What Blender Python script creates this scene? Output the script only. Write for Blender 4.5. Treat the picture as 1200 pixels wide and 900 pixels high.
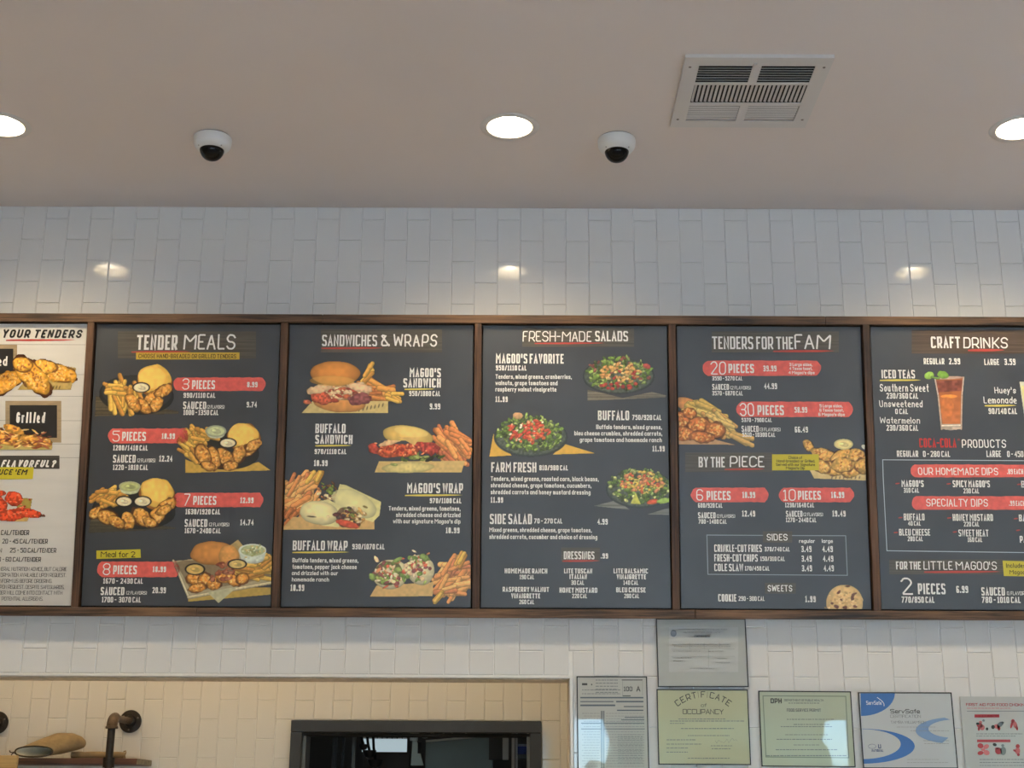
import bpy, bmesh, math, random
import numpy as np
from mathutils import Vector, Matrix
random.seed(7); np.random.seed(7)
for o in list(bpy.data.objects): bpy.data.objects.remove(o)
SC = bpy.context.scene; COL = SC.collection

# ------------------------------------------------------------------ camera
FPX, PIT, YAW, ROL, DCAM, ZC = 1629.56, .296, -.0037, -.005, 4.3209, 1.6
_cy, _sy, _cp, _sp, _cr, _sr = math.cos(YAW), math.sin(YAW), math.cos(PIT), math.sin(PIT), math.cos(ROL), math.sin(ROL)
_ex = Vector((_cy, -_sy, 0)); FW = Vector((_cp*_sy, _cp*_cy, _sp)); _eu = Vector((-_sp*_sy, -_sp*_cy, _cp))
EX = _cr*_ex - _sr*_eu; EU = _sr*_ex + _cr*_eu
CAM = Vector((0, -DCAM, ZC))
cd = bpy.data.cameras.new('camera'); cam = bpy.data.objects.new('camera', cd); COL.objects.link(cam)
cd.sensor_width = 36; cd.lens = FPX/1200*36; cd.clip_end = 200; cd.clip_start = .05
cam.matrix_world = Matrix(((EX.x, EU.x, -FW.x, CAM.x), (EX.y, EU.y, -FW.y, CAM.y), (EX.z, EU.z, -FW.z, CAM.z), (0, 0, 0, 1)))
SC.camera = cam

def ray(x, y): return FW + EX*((x-600)/FPX) + EU*((450-y)/FPX)
def at(x, y, Y):                       # pixel measured in the photograph -> point on the vertical plane Y
    d = ray(x, y); return CAM + d*((Y+DCAM)/d.y)
def atz(x, y, z):
    d = ray(x, y); return CAM + d*((z-ZC)/d.z)

# ------------------------------------------------------------------ world, exposure
W = bpy.data.worlds.new('world'); SC.world = W; W.use_nodes = True
nt = W.node_tree; nt.nodes.clear()
wo = nt.nodes.new('ShaderNodeOutputWorld'); bg = nt.nodes.new('ShaderNodeBackground')
sky = nt.nodes.new('ShaderNodeTexSky'); sky.sky_type = 'NISHITA'; sky.sun_disc = False
sky.sun_elevation = math.radians(48); sky.sun_rotation = math.radians(20); sky.altitude = 50; sky.ozone_density = 2.0
tint = nt.nodes.new('ShaderNodeVectorMath'); tint.operation = 'MULTIPLY'; tint.inputs[1].default_value = (.60, .88, 1.22)   # clear blue day
nt.links.new(sky.outputs[0], tint.inputs[0]); nt.links.new(tint.outputs[0], bg.inputs[0]); nt.links.new(bg.outputs[0], wo.inputs[0])
bg.inputs[1].default_value = 1.9
vs = SC.view_settings; SC.display_settings.display_device = 'sRGB'
vs.view_transform = 'Standard'; vs.look = 'None'; vs.gamma = 1; vs.use_curve_mapping = False; vs.exposure = 0.2
LAMP_E, ROOM_E, KIT_E, KIT2_E = 8.6, 2.4, 12.0, 1.0     # watts of the downlights, radiance of the kitchen lamp diffusers
SC.cycles.max_bounces = 10; SC.cycles.diffuse_bounces = 6; SC.cycles.sample_clamp_indirect = 8
ZCEIL = ZC + 1.9391
SUN_E = 76.0
sl = bpy.data.lights.new('sun', 'SUN'); so = bpy.data.objects.new('sun', sl); COL.objects.link(so); sl.angle = math.radians(.53); sl.color = (.84, .95, 1)
so.location = (0, -20, 20); so.rotation_euler = Vector((.32, 1, -1.25)).to_track_quat('-Z', 'Y').to_euler(); sl.energy = SUN_E

# ------------------------------------------------------------------ helpers
def lin(c):
    c = c/255.0
    return c/12.92 if c <= .04045 else ((c+.055)/1.055)**2.4
def rgb(r, g, b, k=1.0): return (lin(r)*k, lin(g)*k, lin(b)*k, 1)
def inp(n, name, v):
    if name in n.inputs: n.inputs[name].default_value = v
def mat(name, col, rough=.5, metal=0, spec=.5, emit=None, es=0, coat=0, crough=.03, noise=None, bump=None, vcol=False, trans=0, hue=None):
    m = bpy.data.materials.new(name); m.use_nodes = True; t = m.node_tree; b = t.nodes['Principled BSDF']
    inp(b, 'Base Color', col); inp(b, 'Roughness', rough); inp(b, 'Metallic', metal); inp(b, 'Specular IOR Level', spec)
    inp(b, 'Coat Weight', coat); inp(b, 'Coat Roughness', crough); inp(b, 'Transmission Weight', trans)
    if emit: inp(b, 'Emission Color', emit); inp(b, 'Emission Strength', es)
    L = t.links.new; tc = t.nodes.new('ShaderNodeTexCoord')
    src = None
    if vcol:
        a = t.nodes.new('ShaderNodeAttribute'); a.attribute_name = 'Col'; src = a.outputs['Color']; L(src, b.inputs['Base Color'])
    if noise:                           # (scale vector, amount, detail)
        mp = t.nodes.new('ShaderNodeMapping'); mp.inputs['Scale'].default_value = noise[0]; L(tc.outputs['Object'], mp.inputs[0])
        nz = t.nodes.new('ShaderNodeTexNoise'); nz.inputs['Scale'].default_value = 1; nz.inputs['Detail'].default_value = noise[2]; L(mp.outputs[0], nz.inputs[0])
        r = t.nodes.new('ShaderNodeMapRange'); r.inputs[1].default_value = .3; r.inputs[2].default_value = .7
        r.inputs[3].default_value = 1-noise[1]; r.inputs[4].default_value = 1+noise[1]; L(nz.outputs[0], r.inputs[0])
        mx = t.nodes.new('ShaderNodeVectorMath'); mx.operation = 'SCALE'; mx.inputs[0].default_value = col[:3]
        if src: L(src, mx.inputs[0])
        L(r.outputs[0], mx.inputs['Scale']); L(mx.outputs[0], b.inputs['Base Color'])
    if bump:                            # (scale, strength, distance)
        nb = t.nodes.new('ShaderNodeTexNoise'); nb.inputs['Scale'].default_value = bump[0]; nb.inputs['Detail'].default_value = 3; L(tc.outputs['Object'], nb.inputs[0])
        bp = t.nodes.new('ShaderNodeBump'); bp.inputs['Strength'].default_value = bump[1]; bp.inputs['Distance'].default_value = bump[2]
        L(nb.outputs[0], bp.inputs['Height']); L(bp.outputs[0], b.inputs['Normal'])
    return m

def link(name, me, m=None, parent=None, loc=None, rot=None, smooth=False):
    o = bpy.data.objects.new(name, me); COL.objects.link(o)
    if m is not None and me is not None and len(me.materials) == 0: me.materials.append(m)
    if parent: o.parent = parent
    if loc is not None: o.location = loc
    if rot is not None: o.rotation_euler = rot
    if smooth:
        for p in me.polygons: p.use_smooth = True
    return o
def tag(o, label=None, cat=None, group=None, kind=None):
    if label: o['label'] = label
    if cat: o['category'] = cat
    if group: o['group'] = group
    if kind: o['kind'] = kind
    return o
def thing(name, label, cat, loc=(0, 0, 0), rot=None, group=None):
    return tag(link(name, None, loc=loc, rot=rot), label, cat, group)

class MB:
    def __init__(s): s.v = []; s.f = []; s.mi = []
    def add(s, vs, fs, mi=0):
        n = len(s.v); s.v += [tuple(v) for v in vs]; s.f += [tuple(i+n for i in f) for f in fs]; s.mi += [mi]*len(fs); return s
    def box(s, a, b, mi=0):
        x0, y0, z0 = a; x1, y1, z1 = b
        return s.add([(x0, y0, z0), (x1, y0, z0), (x1, y1, z0), (x0, y1, z0), (x0, y0, z1), (x1, y0, z1), (x1, y1, z1), (x0, y1, z1)],
                     [(0, 3, 2, 1), (4, 5, 6, 7), (0, 1, 5, 4), (1, 2, 6, 5), (2, 3, 7, 6), (3, 0, 4, 7)], mi)
    def lathe(s, prof, n=32, c=(0, 0, 0), mi=0, caps=True):      # prof: (r, z)
        vs = []; fs = []
        for r, z in prof:
            for i in range(n):
                a = 2*math.pi*i/n; vs.append((c[0]+r*math.cos(a), c[1]+r*math.sin(a), c[2]+z))
        for j in range(len(prof)-1):
            for i in range(n):
                k = (i+1) % n; fs.append((j*n+i, j*n+k, (j+1)*n+k, (j+1)*n+i))
        if caps: fs.append(tuple(range(n-1, -1, -1))); fs.append(tuple(range((len(prof)-1)*n, len(prof)*n)))
        return s.add(vs, fs, mi)
    def tube(s, pts, r, n=12, mi=0, rs=None):
        pts = [Vector(p) for p in pts]; vs = []; fs = []
        up = None
        for i, p in enumerate(pts):
            d = (pts[min(i+1, len(pts)-1)] - pts[max(i-1, 0)]).normalized()
            if up is None:
                up = Vector((0, 0, 1)) if abs(d.z) < .9 else Vector((1, 0, 0))
            e1 = d.cross(up).normalized(); e2 = e1.cross(d).normalized(); up = e2
            rr = rs[i] if rs else r
            for k in range(n):
                a = 2*math.pi*k/n; vs.append(p + e1*math.cos(a)*rr + e2*math.sin(a)*rr)
        for j in range(len(pts)-1):
            for i in range(n):
                k = (i+1) % n; fs.append((j*n+i, j*n+k, (j+1)*n+k, (j+1)*n+i))
        fs.append(tuple(range(n-1, -1, -1))); fs.append(tuple(range((len(pts)-1)*n, len(pts)*n)))
        return s.add(vs, fs, mi)
    def mesh(s, name, mats=()):
        me = bpy.data.meshes.new(name); me.from_pydata(s.v, [], s.f)
        for m in mats: me.materials.append(m)
        if len(mats) > 1:
            for p, i in zip(me.polygons, s.mi): p.material_index = i
        me.update(); return me
    def build(s, name, m, parent=None, loc=None, smooth=False, rot=None, bevel=0, auto=True):
        me = s.mesh(name, [m] if not isinstance(m, (list, tuple)) else m)
        bm = bmesh.new(); bm.from_mesh(me); bmesh.ops.recalc_face_normals(bm, faces=bm.faces)
        if bevel: bmesh.ops.bevel(bm, geom=bm.edges[:], offset=bevel, segments=1, affect='EDGES')
        bm.to_mesh(me); bm.free()
        if smooth:
            for p in me.polygons: p.use_smooth = True
            me.set_sharp_from_angle(angle=math.radians(40))
        return link(name, me, None, parent, loc, rot)
# ------------------------------------------------------------------ stroke lettering (flat print)
# glyph = width : polylines on a grid, x then y; y letters a=-1 b=-2; 6 = cap height
G = {}
def _g(s):
    for ln in s.strip().split('\n'):
        k, w, d = ln.split(' ', 2)
        P = []
        for pl in d.split('/'):
            P.append([(float(int(t[0])), {'a': -1., 'b': -2.}.get(t[1]) if t[1] in 'ab' else float(int(t[1]))) for t in pl.split()])
        G[k] = (float(w), P)
_g('''A 4 00 26 40/12 32
B 4 00 06/06 36 45 44 33 03/33 42 41 30 00
C 4 45 36 16 05 01 10 30 41
D 4 00 06/06 36 45 41 30 00
E 3 30 00 06 36/03 23
F 3 00 06 36/03 23
G 4 45 36 16 05 01 10 30 41 43 23
H 4 00 06/40 46/03 43
I 0 00 06
J 3 01 10 20 31 36
K 4 00 06/46 02/13 40
L 3 06 00 30
M 6 00 06 33 66 60
N 4 00 06 40 46
O 4 10 30 41 45 36 16 05 01 10
P 4 00 06 36 45 43 32 02
Q 4 10 30 41 45 36 16 05 01 10/22 40
R 4 00 06 36 45 43 32 02/22 40
S 4 01 10 30 41 42 33 13 04 05 16 36 45
T 4 06 46/26 20
U 4 06 01 10 30 41 46
V 4 06 20 46
W 6 06 10 35 50 66
X 4 00 46/06 40
Y 4 06 23 46/23 20
Z 4 06 46 00 40
0 4 10 30 41 45 36 16 05 01 10
1 2 05 16 10/00 20
2 4 05 16 36 45 44 00 40
3 4 01 10 30 41 42 33 13/33 44 45 36 16 05
4 4 30 36 02 42
5 4 01 10 30 41 43 34 04 06 46
6 4 45 36 16 05 01 10 30 41 42 33 03
7 4 06 46 10
8 4 13 04 05 16 36 45 44 33 13 02 01 10 30 41 42 33
9 4 01 10 30 41 45 36 16 05 04 13 43
a 3 34 30/33 24 14 03 01 10 20 31
b 3 06 00/01 10 20 31 33 24 14 03
c 3 31 20 10 01 03 14 24 33
d 3 36 30/31 20 10 01 03 14 24 33
e 3 02 32 33 24 14 03 01 10 30
f 2 10 15 26/04 24
g 3 34 3a 2b 0b/33 24 14 03 01 10 20 31
h 3 06 00/03 14 24 33 30
i 0 00 04/05 06
j 1 0b 1a 14/15 16
k 3 06 00/34 02/12 30
l 0 00 06
m 4 00 04/03 14 23 20/23 34 43 40
n 3 00 04/03 14 24 33 30
o 3 10 20 31 33 24 14 03 01 10
p 3 0b 04/01 10 20 31 33 24 14 03
q 3 3b 34/31 20 10 01 03 14 24 33
r 2 00 04/03 14 24
s 3 01 10 20 31 22 12 03 14 24 33
t 2 16 11 20/04 24
u 3 04 01 10 20 31/34 30
v 3 04 10 34
w 4 04 10 23 30 44
x 3 00 34/04 30
y 3 04 10/34 0b
z 3 04 34 00 30
. 0 00 01
, 0 01 0a
' 0 06 04
- 2 03 23
/ 3 00 36
( 1 16 05 01 10
) 1 06 15 11 00
? 4 05 16 36 45 44 23 22/20 21
: 0 00 01/03 04
& 4 41 20 10 01 02 25 16 05 40
# 3 00 02 32 30 00''')
def chaikin(pl):
    if len(pl) < 3: return pl
    closed = pl[0] == pl[-1]; out = [] if closed else [pl[0]]
    n = len(pl)
    for i in range(n-1):
        a, b = pl[i], pl[i+1]
        L_ = math.hypot(b[0]-a[0], b[1]-a[1]) or 1; t = min(.25, .42/L_)
        q = (a[0]*(1-t)+b[0]*t, a[1]*(1-t)+b[1]*t); r = (a[0]*t+b[0]*(1-t), a[1]*t+b[1]*(1-t))
        out += [q, r]
    if closed: out.append(out[0])
    else: out = [out[0]] + out[2:-1] + [pl[-1]] if False else [pl[0]] + out[1:] + [pl[-1]]
    return out
def ribbon(mb, pts, w, cap=True):
    P = [Vector((p[0], p[1])) for p in pts]
    Q = [P[0]]
    for p in P[1:]:
        if (p-Q[-1]).length > 1e-7: Q.append(p)
    P = Q
    if len(P) < 2: return
    closed = (P[0]-P[-1]).length < 1e-7
    if closed: P = P[:-1]
    n = len(P); L = []; R = []
    for i in range(n):
        if closed: d0 = (P[i]-P[i-1]).normalized(); d1 = (P[(i+1) % n]-P[i]).normalized()
        else:
            d1 = (P[i+1]-P[i]).normalized() if i < n-1 else (P[i]-P[i-1]).normalized()
            d0 = (P[i]-P[i-1]).normalized() if i > 0 else d1
        n0 = Vector((-d0.y, d0.x)); n1 = Vector((-d1.y, d1.x)); m = n0+n1
        m = m.normalized() if m.length > 1e-4 else n0
        k = 1/max(.45, m.dot(n0)); c = P[i]
        if cap and not closed:
            if i == 0: c = c - d1*w*.5
            if i == n-1: c = c + d1*w*.5
        L.append(c + m*(w*.5*k)); R.append(c - m*(w*.5*k))
    vs = [(p.x, 0, p.y) for p in L] + [(p.x, 0, p.y) for p in R]; fs = []
    for i in range(n if closed else n-1):
        j = (i+1) % n; fs.append((i, n+i, n+j, j))
    mb.add(vs, fs)
def text_mb(txt, x0, z0, wid, H, sw=.2, hand=False, slant=0, jit=0, rot=0, arch=None, fixed=None):
    """text with its box: left x0, baseline z0, width wid, cap height H; strokes sw*H wide"""
    nl = sum(.35 if c in "I1.,':il" else 1.4 if c in 'MWmw' else .7 if c == ' ' else 1 for c in txt)
    w = min(sw*H, wid/max(1, nl)/(2.95 if not hand else 3.15)); mb = MB(); gap = w*.62 if not hand else w*1.0
    glyphs = []; tot_g = 0; tot_c = 0
    for ch in txt:
        if ch == ' ': glyphs.append(None); tot_g += 2.2; continue
        g = G.get(ch)
        if g is None: continue
        glyphs.append(g); tot_g += g[0]; tot_c += 1
    nsp = max(0, tot_c-1)
    k = (wid - tot_c*w - nsp*gap)/max(.5, tot_g)
    if k < H/6*.12:
        sc = wid/(tot_c*w+nsp*gap+tot_g*H/6*.3); w *= sc; gap *= sc; k = (wid - tot_c*w - nsp*gap)/tot_g
    if fixed: k = fixed
    rnd = random.Random(len(txt)*7+ord(txt[0])); x = 0
    uy = (H-w)/6
    for g in glyphs:
        if g is None: x += 2.2*k; continue
        dy = rnd.uniform(-jit, jit)*H if jit else 0
        sl = slant + (rnd.uniform(-.06, .06) if hand else 0)
        for pl in g[1]:
            q = [(p[0], p[1]) for p in pl]
            if not hand:
                q = [({1: .55, 3: g[0]-.55}.get(a, a) if g[0] == 4 and b in (0, 6) else {1: .6, 2: g[0]-.6}.get(a, a) if g[0] == 3 and b in (0, 4) and len(q) > 5 else a, {1: .45, 5: 5.55}.get(b, b)) for a, b in q]
            if hand:
                q = chaikin(q)
                q = [(p[0]+rnd.uniform(-.06, .06), p[1]+rnd.uniform(-.06, .06)) if 0 < i < len(q)-1 else p for i, p in enumerate(q)]
                if pl[0] == pl[-1]: q[-1] = q[0]
            q2 = []
            for gx, gy in q:
                X = x + w*.5 + gx*k; Z = w*.5 + gy*uy + dy; X += sl*Z
                if arch:
                    cxr, Rr = arch; t = (X-wid/2)/Rr; rr = Rr+Z
                    X, Z = wid/2 + rr*math.sin(t), rr*math.cos(t)-Rr
                q2.append((x0+X, z0+Z))
            if rot:
                c, s_ = math.cos(rot), math.sin(rot)
                q2 = [(x0+(a-x0)*c-(b-z0)*s_, z0+(a-x0)*s_+(b-z0)*c) for a, b in q2]
            ribbon(mb, q2, w)
        x += g[0]*k + w + gap
    return mb
# ------------------------------------------------------------------ printed food pictures: flat coloured meshes
def vnoise(shape, cell, seed):
    r = np.random.RandomState(seed); h, w = shape
    gy, gx = int(h/cell)+3, int(w/cell)+3; g = r.rand(gy, gx)
    y = np.arange(h)/cell; x = np.arange(w)/cell
    yi = y.astype(int); xi = x.astype(int); fy = (y-yi)[:, None]; fx = (x-xi)[None, :]
    fy = fy*fy*(3-2*fy); fx = fx*fx*(3-2*fx)
    a = g[yi][:, xi]; b = g[yi][:, xi+1]; c = g[yi+1][:, xi]; d = g[yi+1][:, xi+1]
    return (a*(1-fx)+b*fx)*(1-fy) + (c*(1-fx)+d*fx)*fy - .5
class Pic:
    S = 1.7
    def __init__(s, x0, y0, x1, y1, seed=1):
        s.x0, s.y0, s.x1, s.y1 = x0, y0, x1, y1
        s.w = int((x1-x0)*s.S)+1; s.h = int((y1-y0)*s.S)+1
        s.X, s.Y = np.meshgrid(np.linspace(x0, x1, s.w), np.linspace(y0, y1, s.h))
        s.c = np.zeros((s.h, s.w, 3)); s.a = np.zeros((s.h, s.w)); s.seed = seed; s.r = random.Random(seed)
        s.aa = .5
    def nz(s, cell):
        s.seed += 1; return vnoise((s.h, s.w), max(1.01, cell*s.S), s.seed)
    def comp(s, m, col, soft=1.0):
        m = np.clip(m, 0, 1)*soft; M = m[..., None]
        s.c = s.c*(1-M)+np.asarray(col)*M; s.a = np.maximum(s.a, m)
    def shadecol(s, col, sh): return np.clip(np.array(col)[None, None, :]*sh[..., None], 0, 255)
    def ell(s, cx, cy, rx, ry, ang=0, col=(200, 150, 80), rim=.6, bump=0, mott=.12, top=.12, cell=2.5, soft=1.0, clip=None):
        t = math.radians(ang); c, n = math.cos(t), math.sin(t)
        dx, dy = s.X-cx, s.Y-cy; u = (dx*c+dy*n)/rx; v = (-dx*n+dy*c)/ry
        r = np.sqrt(u*u+v*v)
        if bump: r = r*(1+bump*2*s.nz(max(2.5, min(rx, ry)*.55)))
        m = np.clip((1-r)*min(rx, ry)/s.aa+.5, 0, 1)
        if clip is not None: m = m*clip
        h = np.sqrt(np.clip(1-r*r, 0, 1)); sh = rim+(1.06-rim)*h**.7
        sh = sh*(1+mott*2*s.nz(cell)) - top*np.clip(dy/max(rx, ry), -1, 1)
        s.comp(m, s.shadecol(col, sh), soft); return m
    def fry(s, x0, y0, x1, y1, w=2.2, col=(222, 178, 96), mott=.08):
        dx, dy = x1-x0, y1-y0; L2 = dx*dx+dy*dy
        t = np.clip(((s.X-x0)*dx+(s.Y-y0)*dy)/L2, 0, 1)
        d = np.hypot(s.X-x0-t*dx, s.Y-y0-t*dy)
        s.comp(np.clip((w+.8-d)/s.aa, 0, 1), np.array(col)*.62, .7)
        m = np.clip((w-d)/s.aa+.5, 0, 1)
        side = ((s.X-x0)*(-dy)+(s.Y-y0)*dx)/math.sqrt(L2)/w
        if dx < 0: side = -side
        sh = 1.02-.17*np.clip(side, -1, 1)-.12*(d/w)**2 + mott*2*s.nz(2)
        s.comp(m, s.shadecol(col, sh))
    def poly(s, pts, col, mott=0, cell=3, grad=0, soft=1.0, streak=0):
        x, y = s.X, s.Y; ins = np.zeros(x.shape, bool); D = np.full(x.shape, 1e9)
        n = len(pts)
        for i in range(n):
            ax, ay = pts[i]; bx, by = pts[(i+1) % n]
            if ay != by:
                c = ((ay > y) != (by > y)) & (x < (bx-ax)*(y-ay)/(by-ay)+ax); ins ^= c
            L2 = max(1e-6, (bx-ax)**2+(by-ay)**2); t = np.clip(((x-ax)*(bx-ax)+(y-ay)*(by-ay))/L2, 0, 1)
            D = np.minimum(D, np.hypot(x-ax-t*(bx-ax), y-ay-t*(by-ay)))
        m = np.clip(np.where(ins, D, -D)/s.aa+.5, 0, 1)
        sh = np.ones(x.shape)+mott*2*s.nz(cell)
        if streak: sh += streak*2*vnoise((s.h, 4), 1.3*s.S, s.seed+50)[:, :1]
        if grad: sh += grad*((y-s.y0)/(s.y1-s.y0)-.5)
        s.comp(m, s.shadecol(col, sh), soft); return m
    def fries(s, cx, cy, rx, ry, n, cols=((226, 186, 92), (214, 166, 80), (196, 140, 66)), L=(9, 15), ang=None, w=(1.8, 2.5)):
        for i in range(n):
            a = s.r.uniform(0, 6.28); q = math.sqrt(s.r.random()); x = cx+rx*q*math.cos(a); y = cy+ry*q*math.sin(a)
            t = math.radians(s.r.uniform(*ang) if ang else s.r.uniform(-80, 80)); l = s.r.uniform(*L)/2
            s.fry(x-l*math.cos(t), y-l*math.sin(t), x+l*math.cos(t), y+l*math.sin(t), s.r.uniform(*w), s.r.choice(cols))
    def tender(s, cx, cy, rx, ry, ang, col=(200, 140, 72)):
        s.ell(cx, cy, rx+1, ry+1, ang, (96, 56, 28), .8, .16, .1, 0, soft=.8)
        s.ell(cx, cy, rx, ry, ang, col, .62, .14, .2, .12, 2.2)
        for i in range(int(rx*ry/4)):
            a = s.r.uniform(0, 6.28); q = math.sqrt(s.r.random())*.8; t = math.radians(ang)
            u, v = rx*q*math.cos(a), ry*q*math.sin(a)
            s.ell(cx+u*math.cos(t)-v*math.sin(t), cy+u*math.sin(t)+v*math.cos(t), s.r.uniform(1, 2.2), s.r.uniform(.7, 1.4), s.r.uniform(0, 180),
                  s.r.choice([(232, 186, 106), (222, 164, 88), (150, 88, 42), (240, 200, 126)]), .85, .1, .1, .05, soft=.75)
    def cup(s, cx, cy, rx, ry, col=(216, 206, 168), rimc=(34, 32, 30), inner=(226, 214, 176), depth=0):
        if depth: s.poly([(cx-rx, cy), (cx+rx, cy), (cx+rx*.82, cy+depth), (cx-rx*.82, cy+depth)], col, .06); s.ell(cx, cy+depth, rx*.82, ry*.7, 0, col, .85)
        s.ell(cx, cy, rx, ry, 0, rimc, .95, 0, .02, 0); s.ell(cx, cy+.2, rx*.84, ry*.8, 0, inner, .9, 0, .06, .03)
        s.ell(cx+.5, cy+.4, rx*.45, ry*.4, 10, [c*.86 for c in inner], .9, .1, .1, 0); s.ell(cx-rx*.2, cy-.3, rx*.2, ry*.2, 0, [min(255, c*1.1) for c in inner], 1)
    def salad(s, cx, cy, rx, ry, mix, n=170, top=None):
        s.ell(cx, cy+ry*.2, rx*1.08, ry*1.06, 0, (58, 64, 62), .9, 0, .05, -.1)
        s.ell(cx, cy+ry*.16, rx*1.03, ry*1.0, 0, (88, 96, 84), .8, 0, .2, 0, 2)
        for i in range(n):
            a = s.r.uniform(0, 6.28); q = math.sqrt(s.r.random())
            x, y = cx+rx*q*math.cos(a)*.97, cy+ry*q*math.sin(a)*.95-ry*.1*(1-q)
            col, ln, wd = s.r.choice(mix)
            b = s.r.uniform(.8, 1.12)
            s.ell(x, y, s.r.uniform(ln*.6, ln), s.r.uniform(wd*.7, wd), s.r.uniform(-80, 80), [c*b for c in col], .6, .25, .22, .15, 1.5)
        if top:
            (tx, ty, trx, try_), tm, tn = top
            for i in range(tn):
                a = s.r.uniform(0, 6.28); q = math.sqrt(s.r.random()); col, ln, wd = s.r.choice(tm)
                s.ell(tx+trx*q*math.cos(a), ty+try_*q*math.sin(a), s.r.uniform(ln*.6, ln), s.r.uniform(wd*.7, wd), s.r.uniform(-60, 60), col, .65, .2, .2, .15, 1.5)
    def toast(s, cx, cy, r, ang=0):
        s.ell(cx+1, cy+2, r*1.05, r*.92, ang, (150, 96, 44), .8, .08, .1, 0)
        s.ell(cx, cy, r, r*.86, ang, (222, 180, 84), .86, .1, .06, .05, 4)
        s.ell(cx-r*.1, cy-r*.1, r*.78, r*.64, ang, (232, 194, 98), .97, .1, .05, 0, 4)
    def build(s, name, fn, off, m, parent, K=1.0, thr=.5):
        """fn maps photo pixels to the sheet's own plane (vectorised); quads outside the outline are left out"""
        U, V = fn(s.X, s.Y); n = s.w*s.h
        co = np.zeros((n, 3)); co[:, 0] = U.ravel(); co[:, 1] = off; co[:, 2] = V.ravel()
        idx = np.arange(n).reshape(s.h, s.w); A = s.a > thr
        ok = (A[:-1, :-1].astype(int)+A[1:, :-1]+A[:-1, 1:]+A[1:, 1:]) >= 3
        q = np.stack([idx[1:, :-1][ok], idx[1:, 1:][ok], idx[:-1, 1:][ok], idx[:-1, :-1][ok]], 1)
        used = np.unique(q); rm = np.full(n, -1); rm[used] = np.arange(len(used)); q = rm[q]
        me = bpy.data.meshes.new(name); me.vertices.add(len(used)); me.vertices.foreach_set('co', co[used].ravel())
        nf = len(q); me.loops.add(nf*4); me.loops.foreach_set('vertex_index', q.ravel().astype(np.int32))
        me.polygons.add(nf); me.polygons.foreach_set('loop_start', np.arange(0, nf*4, 4, dtype=np.int32))
        c = np.clip(s.c/255.0, 0, 1); l = np.where(c <= .04045, c/12.92, ((c+.055)/1.055)**2.4)*K
        rgba = np.ones((len(used), 4)); rgba[:, :3] = l.reshape(-1, 3)[used]
        at_ = me.color_attributes.new('Col', 'FLOAT_COLOR', 'POINT'); at_.data.foreach_set('color', rgba.ravel())
        me.materials.append(m); me.update(); me.validate()
        return link(name, me, None, parent)
# ------------------------------------------------------------------ materials
M = {}
M['tile'] = mat('glazed_white_tile', (.74, .74, .73, 1), .07, spec=.5, bump=(9, .06, .002))
M['tile_b'] = mat('glazed_white_tile_shade', (.71, .715, .71, 1), .08, spec=.5, bump=(9, .06, .002))
M['ktile'] = mat('glazed_kitchen_tile', (.72, .70, .66, 1), .12, bump=(9, .06, .002))
M['grout'] = mat('grey_grout', (.84, .84, .82, 1), .9, noise=((40, 40, 40), .06, 3))
M['ceil'] = mat('painted_ceiling', (.76, .69, .655, 1), .85, noise=((2, 2, 2), .015, 3), bump=(260, .05, .0006))
M['paint'] = mat('wall_paint', (.62, .60, .56, 1), .8, noise=((3, 3, 3), .02, 3))
M['floor'] = mat('concrete_floor', (.46, .44, .42, 1), .4, noise=((4, 4, 4), .12, 5))
M['bead'] = mat('white_edge_bead', (.80, .79, .75, 1), .3)
M['plaster'] = mat('bare_plaster', (.60, .52, .42, 1), .8, noise=((60, 20, 20), .15, 4))
M['white'] = mat('white_enamel', (.78, .78, .76, 1), .3)
M['ventw'] = mat('vent_enamel', (.66, .635, .61, 1), .35)
M['dark'] = mat('dark_void', (.012, .011, .010, 1), .8)
M['screw'] = mat('screw_metal', (.25, .22, .2, 1), .4, .8)
M['iron'] = mat('black_iron_pipe', (.035, .028, .024, 1), .42, .6, noise=((60, 60, 60), .3, 4), bump=(120, .2, .001))
M['iron_worn'] = mat('worn_iron_fitting', (.11, .075, .05, 1), .45, .5, noise=((50, 50, 50), .35, 4), bump=(120, .25, .001))
M['lens'] = mat('lamp_lens', (.9, .9, .85, 1), .5, emit=(1, .82, .56, 1), es=20.0)
M['led'] = mat('lamp_led', (.9, .9, .85, 1), .5, emit=(1, .84, .6, 1), es=110)
M['baffle'] = mat('lamp_baffle', (.85, .82, .74, 1), .35)
M['klens'] = mat('kitchen_lamp_lens', (.9, .9, .85, 1), .5, emit=(1, .73, .41, 1), es=KIT_E)
M['klens2'] = mat('back_room_lamp_lens', (.9, .9, .85, 1), .5, emit=(.85, .95, 1, 1), es=KIT2_E)
M['glossblack'] = mat('smoked_dome', (.004, .004, .004, 1), .04, spec=.22)
M['steel'] = mat('brushed_steel', (.50, .53, .51, 1), .34, .9, noise=((3, 90, 90), .08, 4))
M['frameblue'] = mat('dark_painted_frame', (.030, .034, .040, 1), .45, noise=((30, 30, 30), .1, 3))
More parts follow.
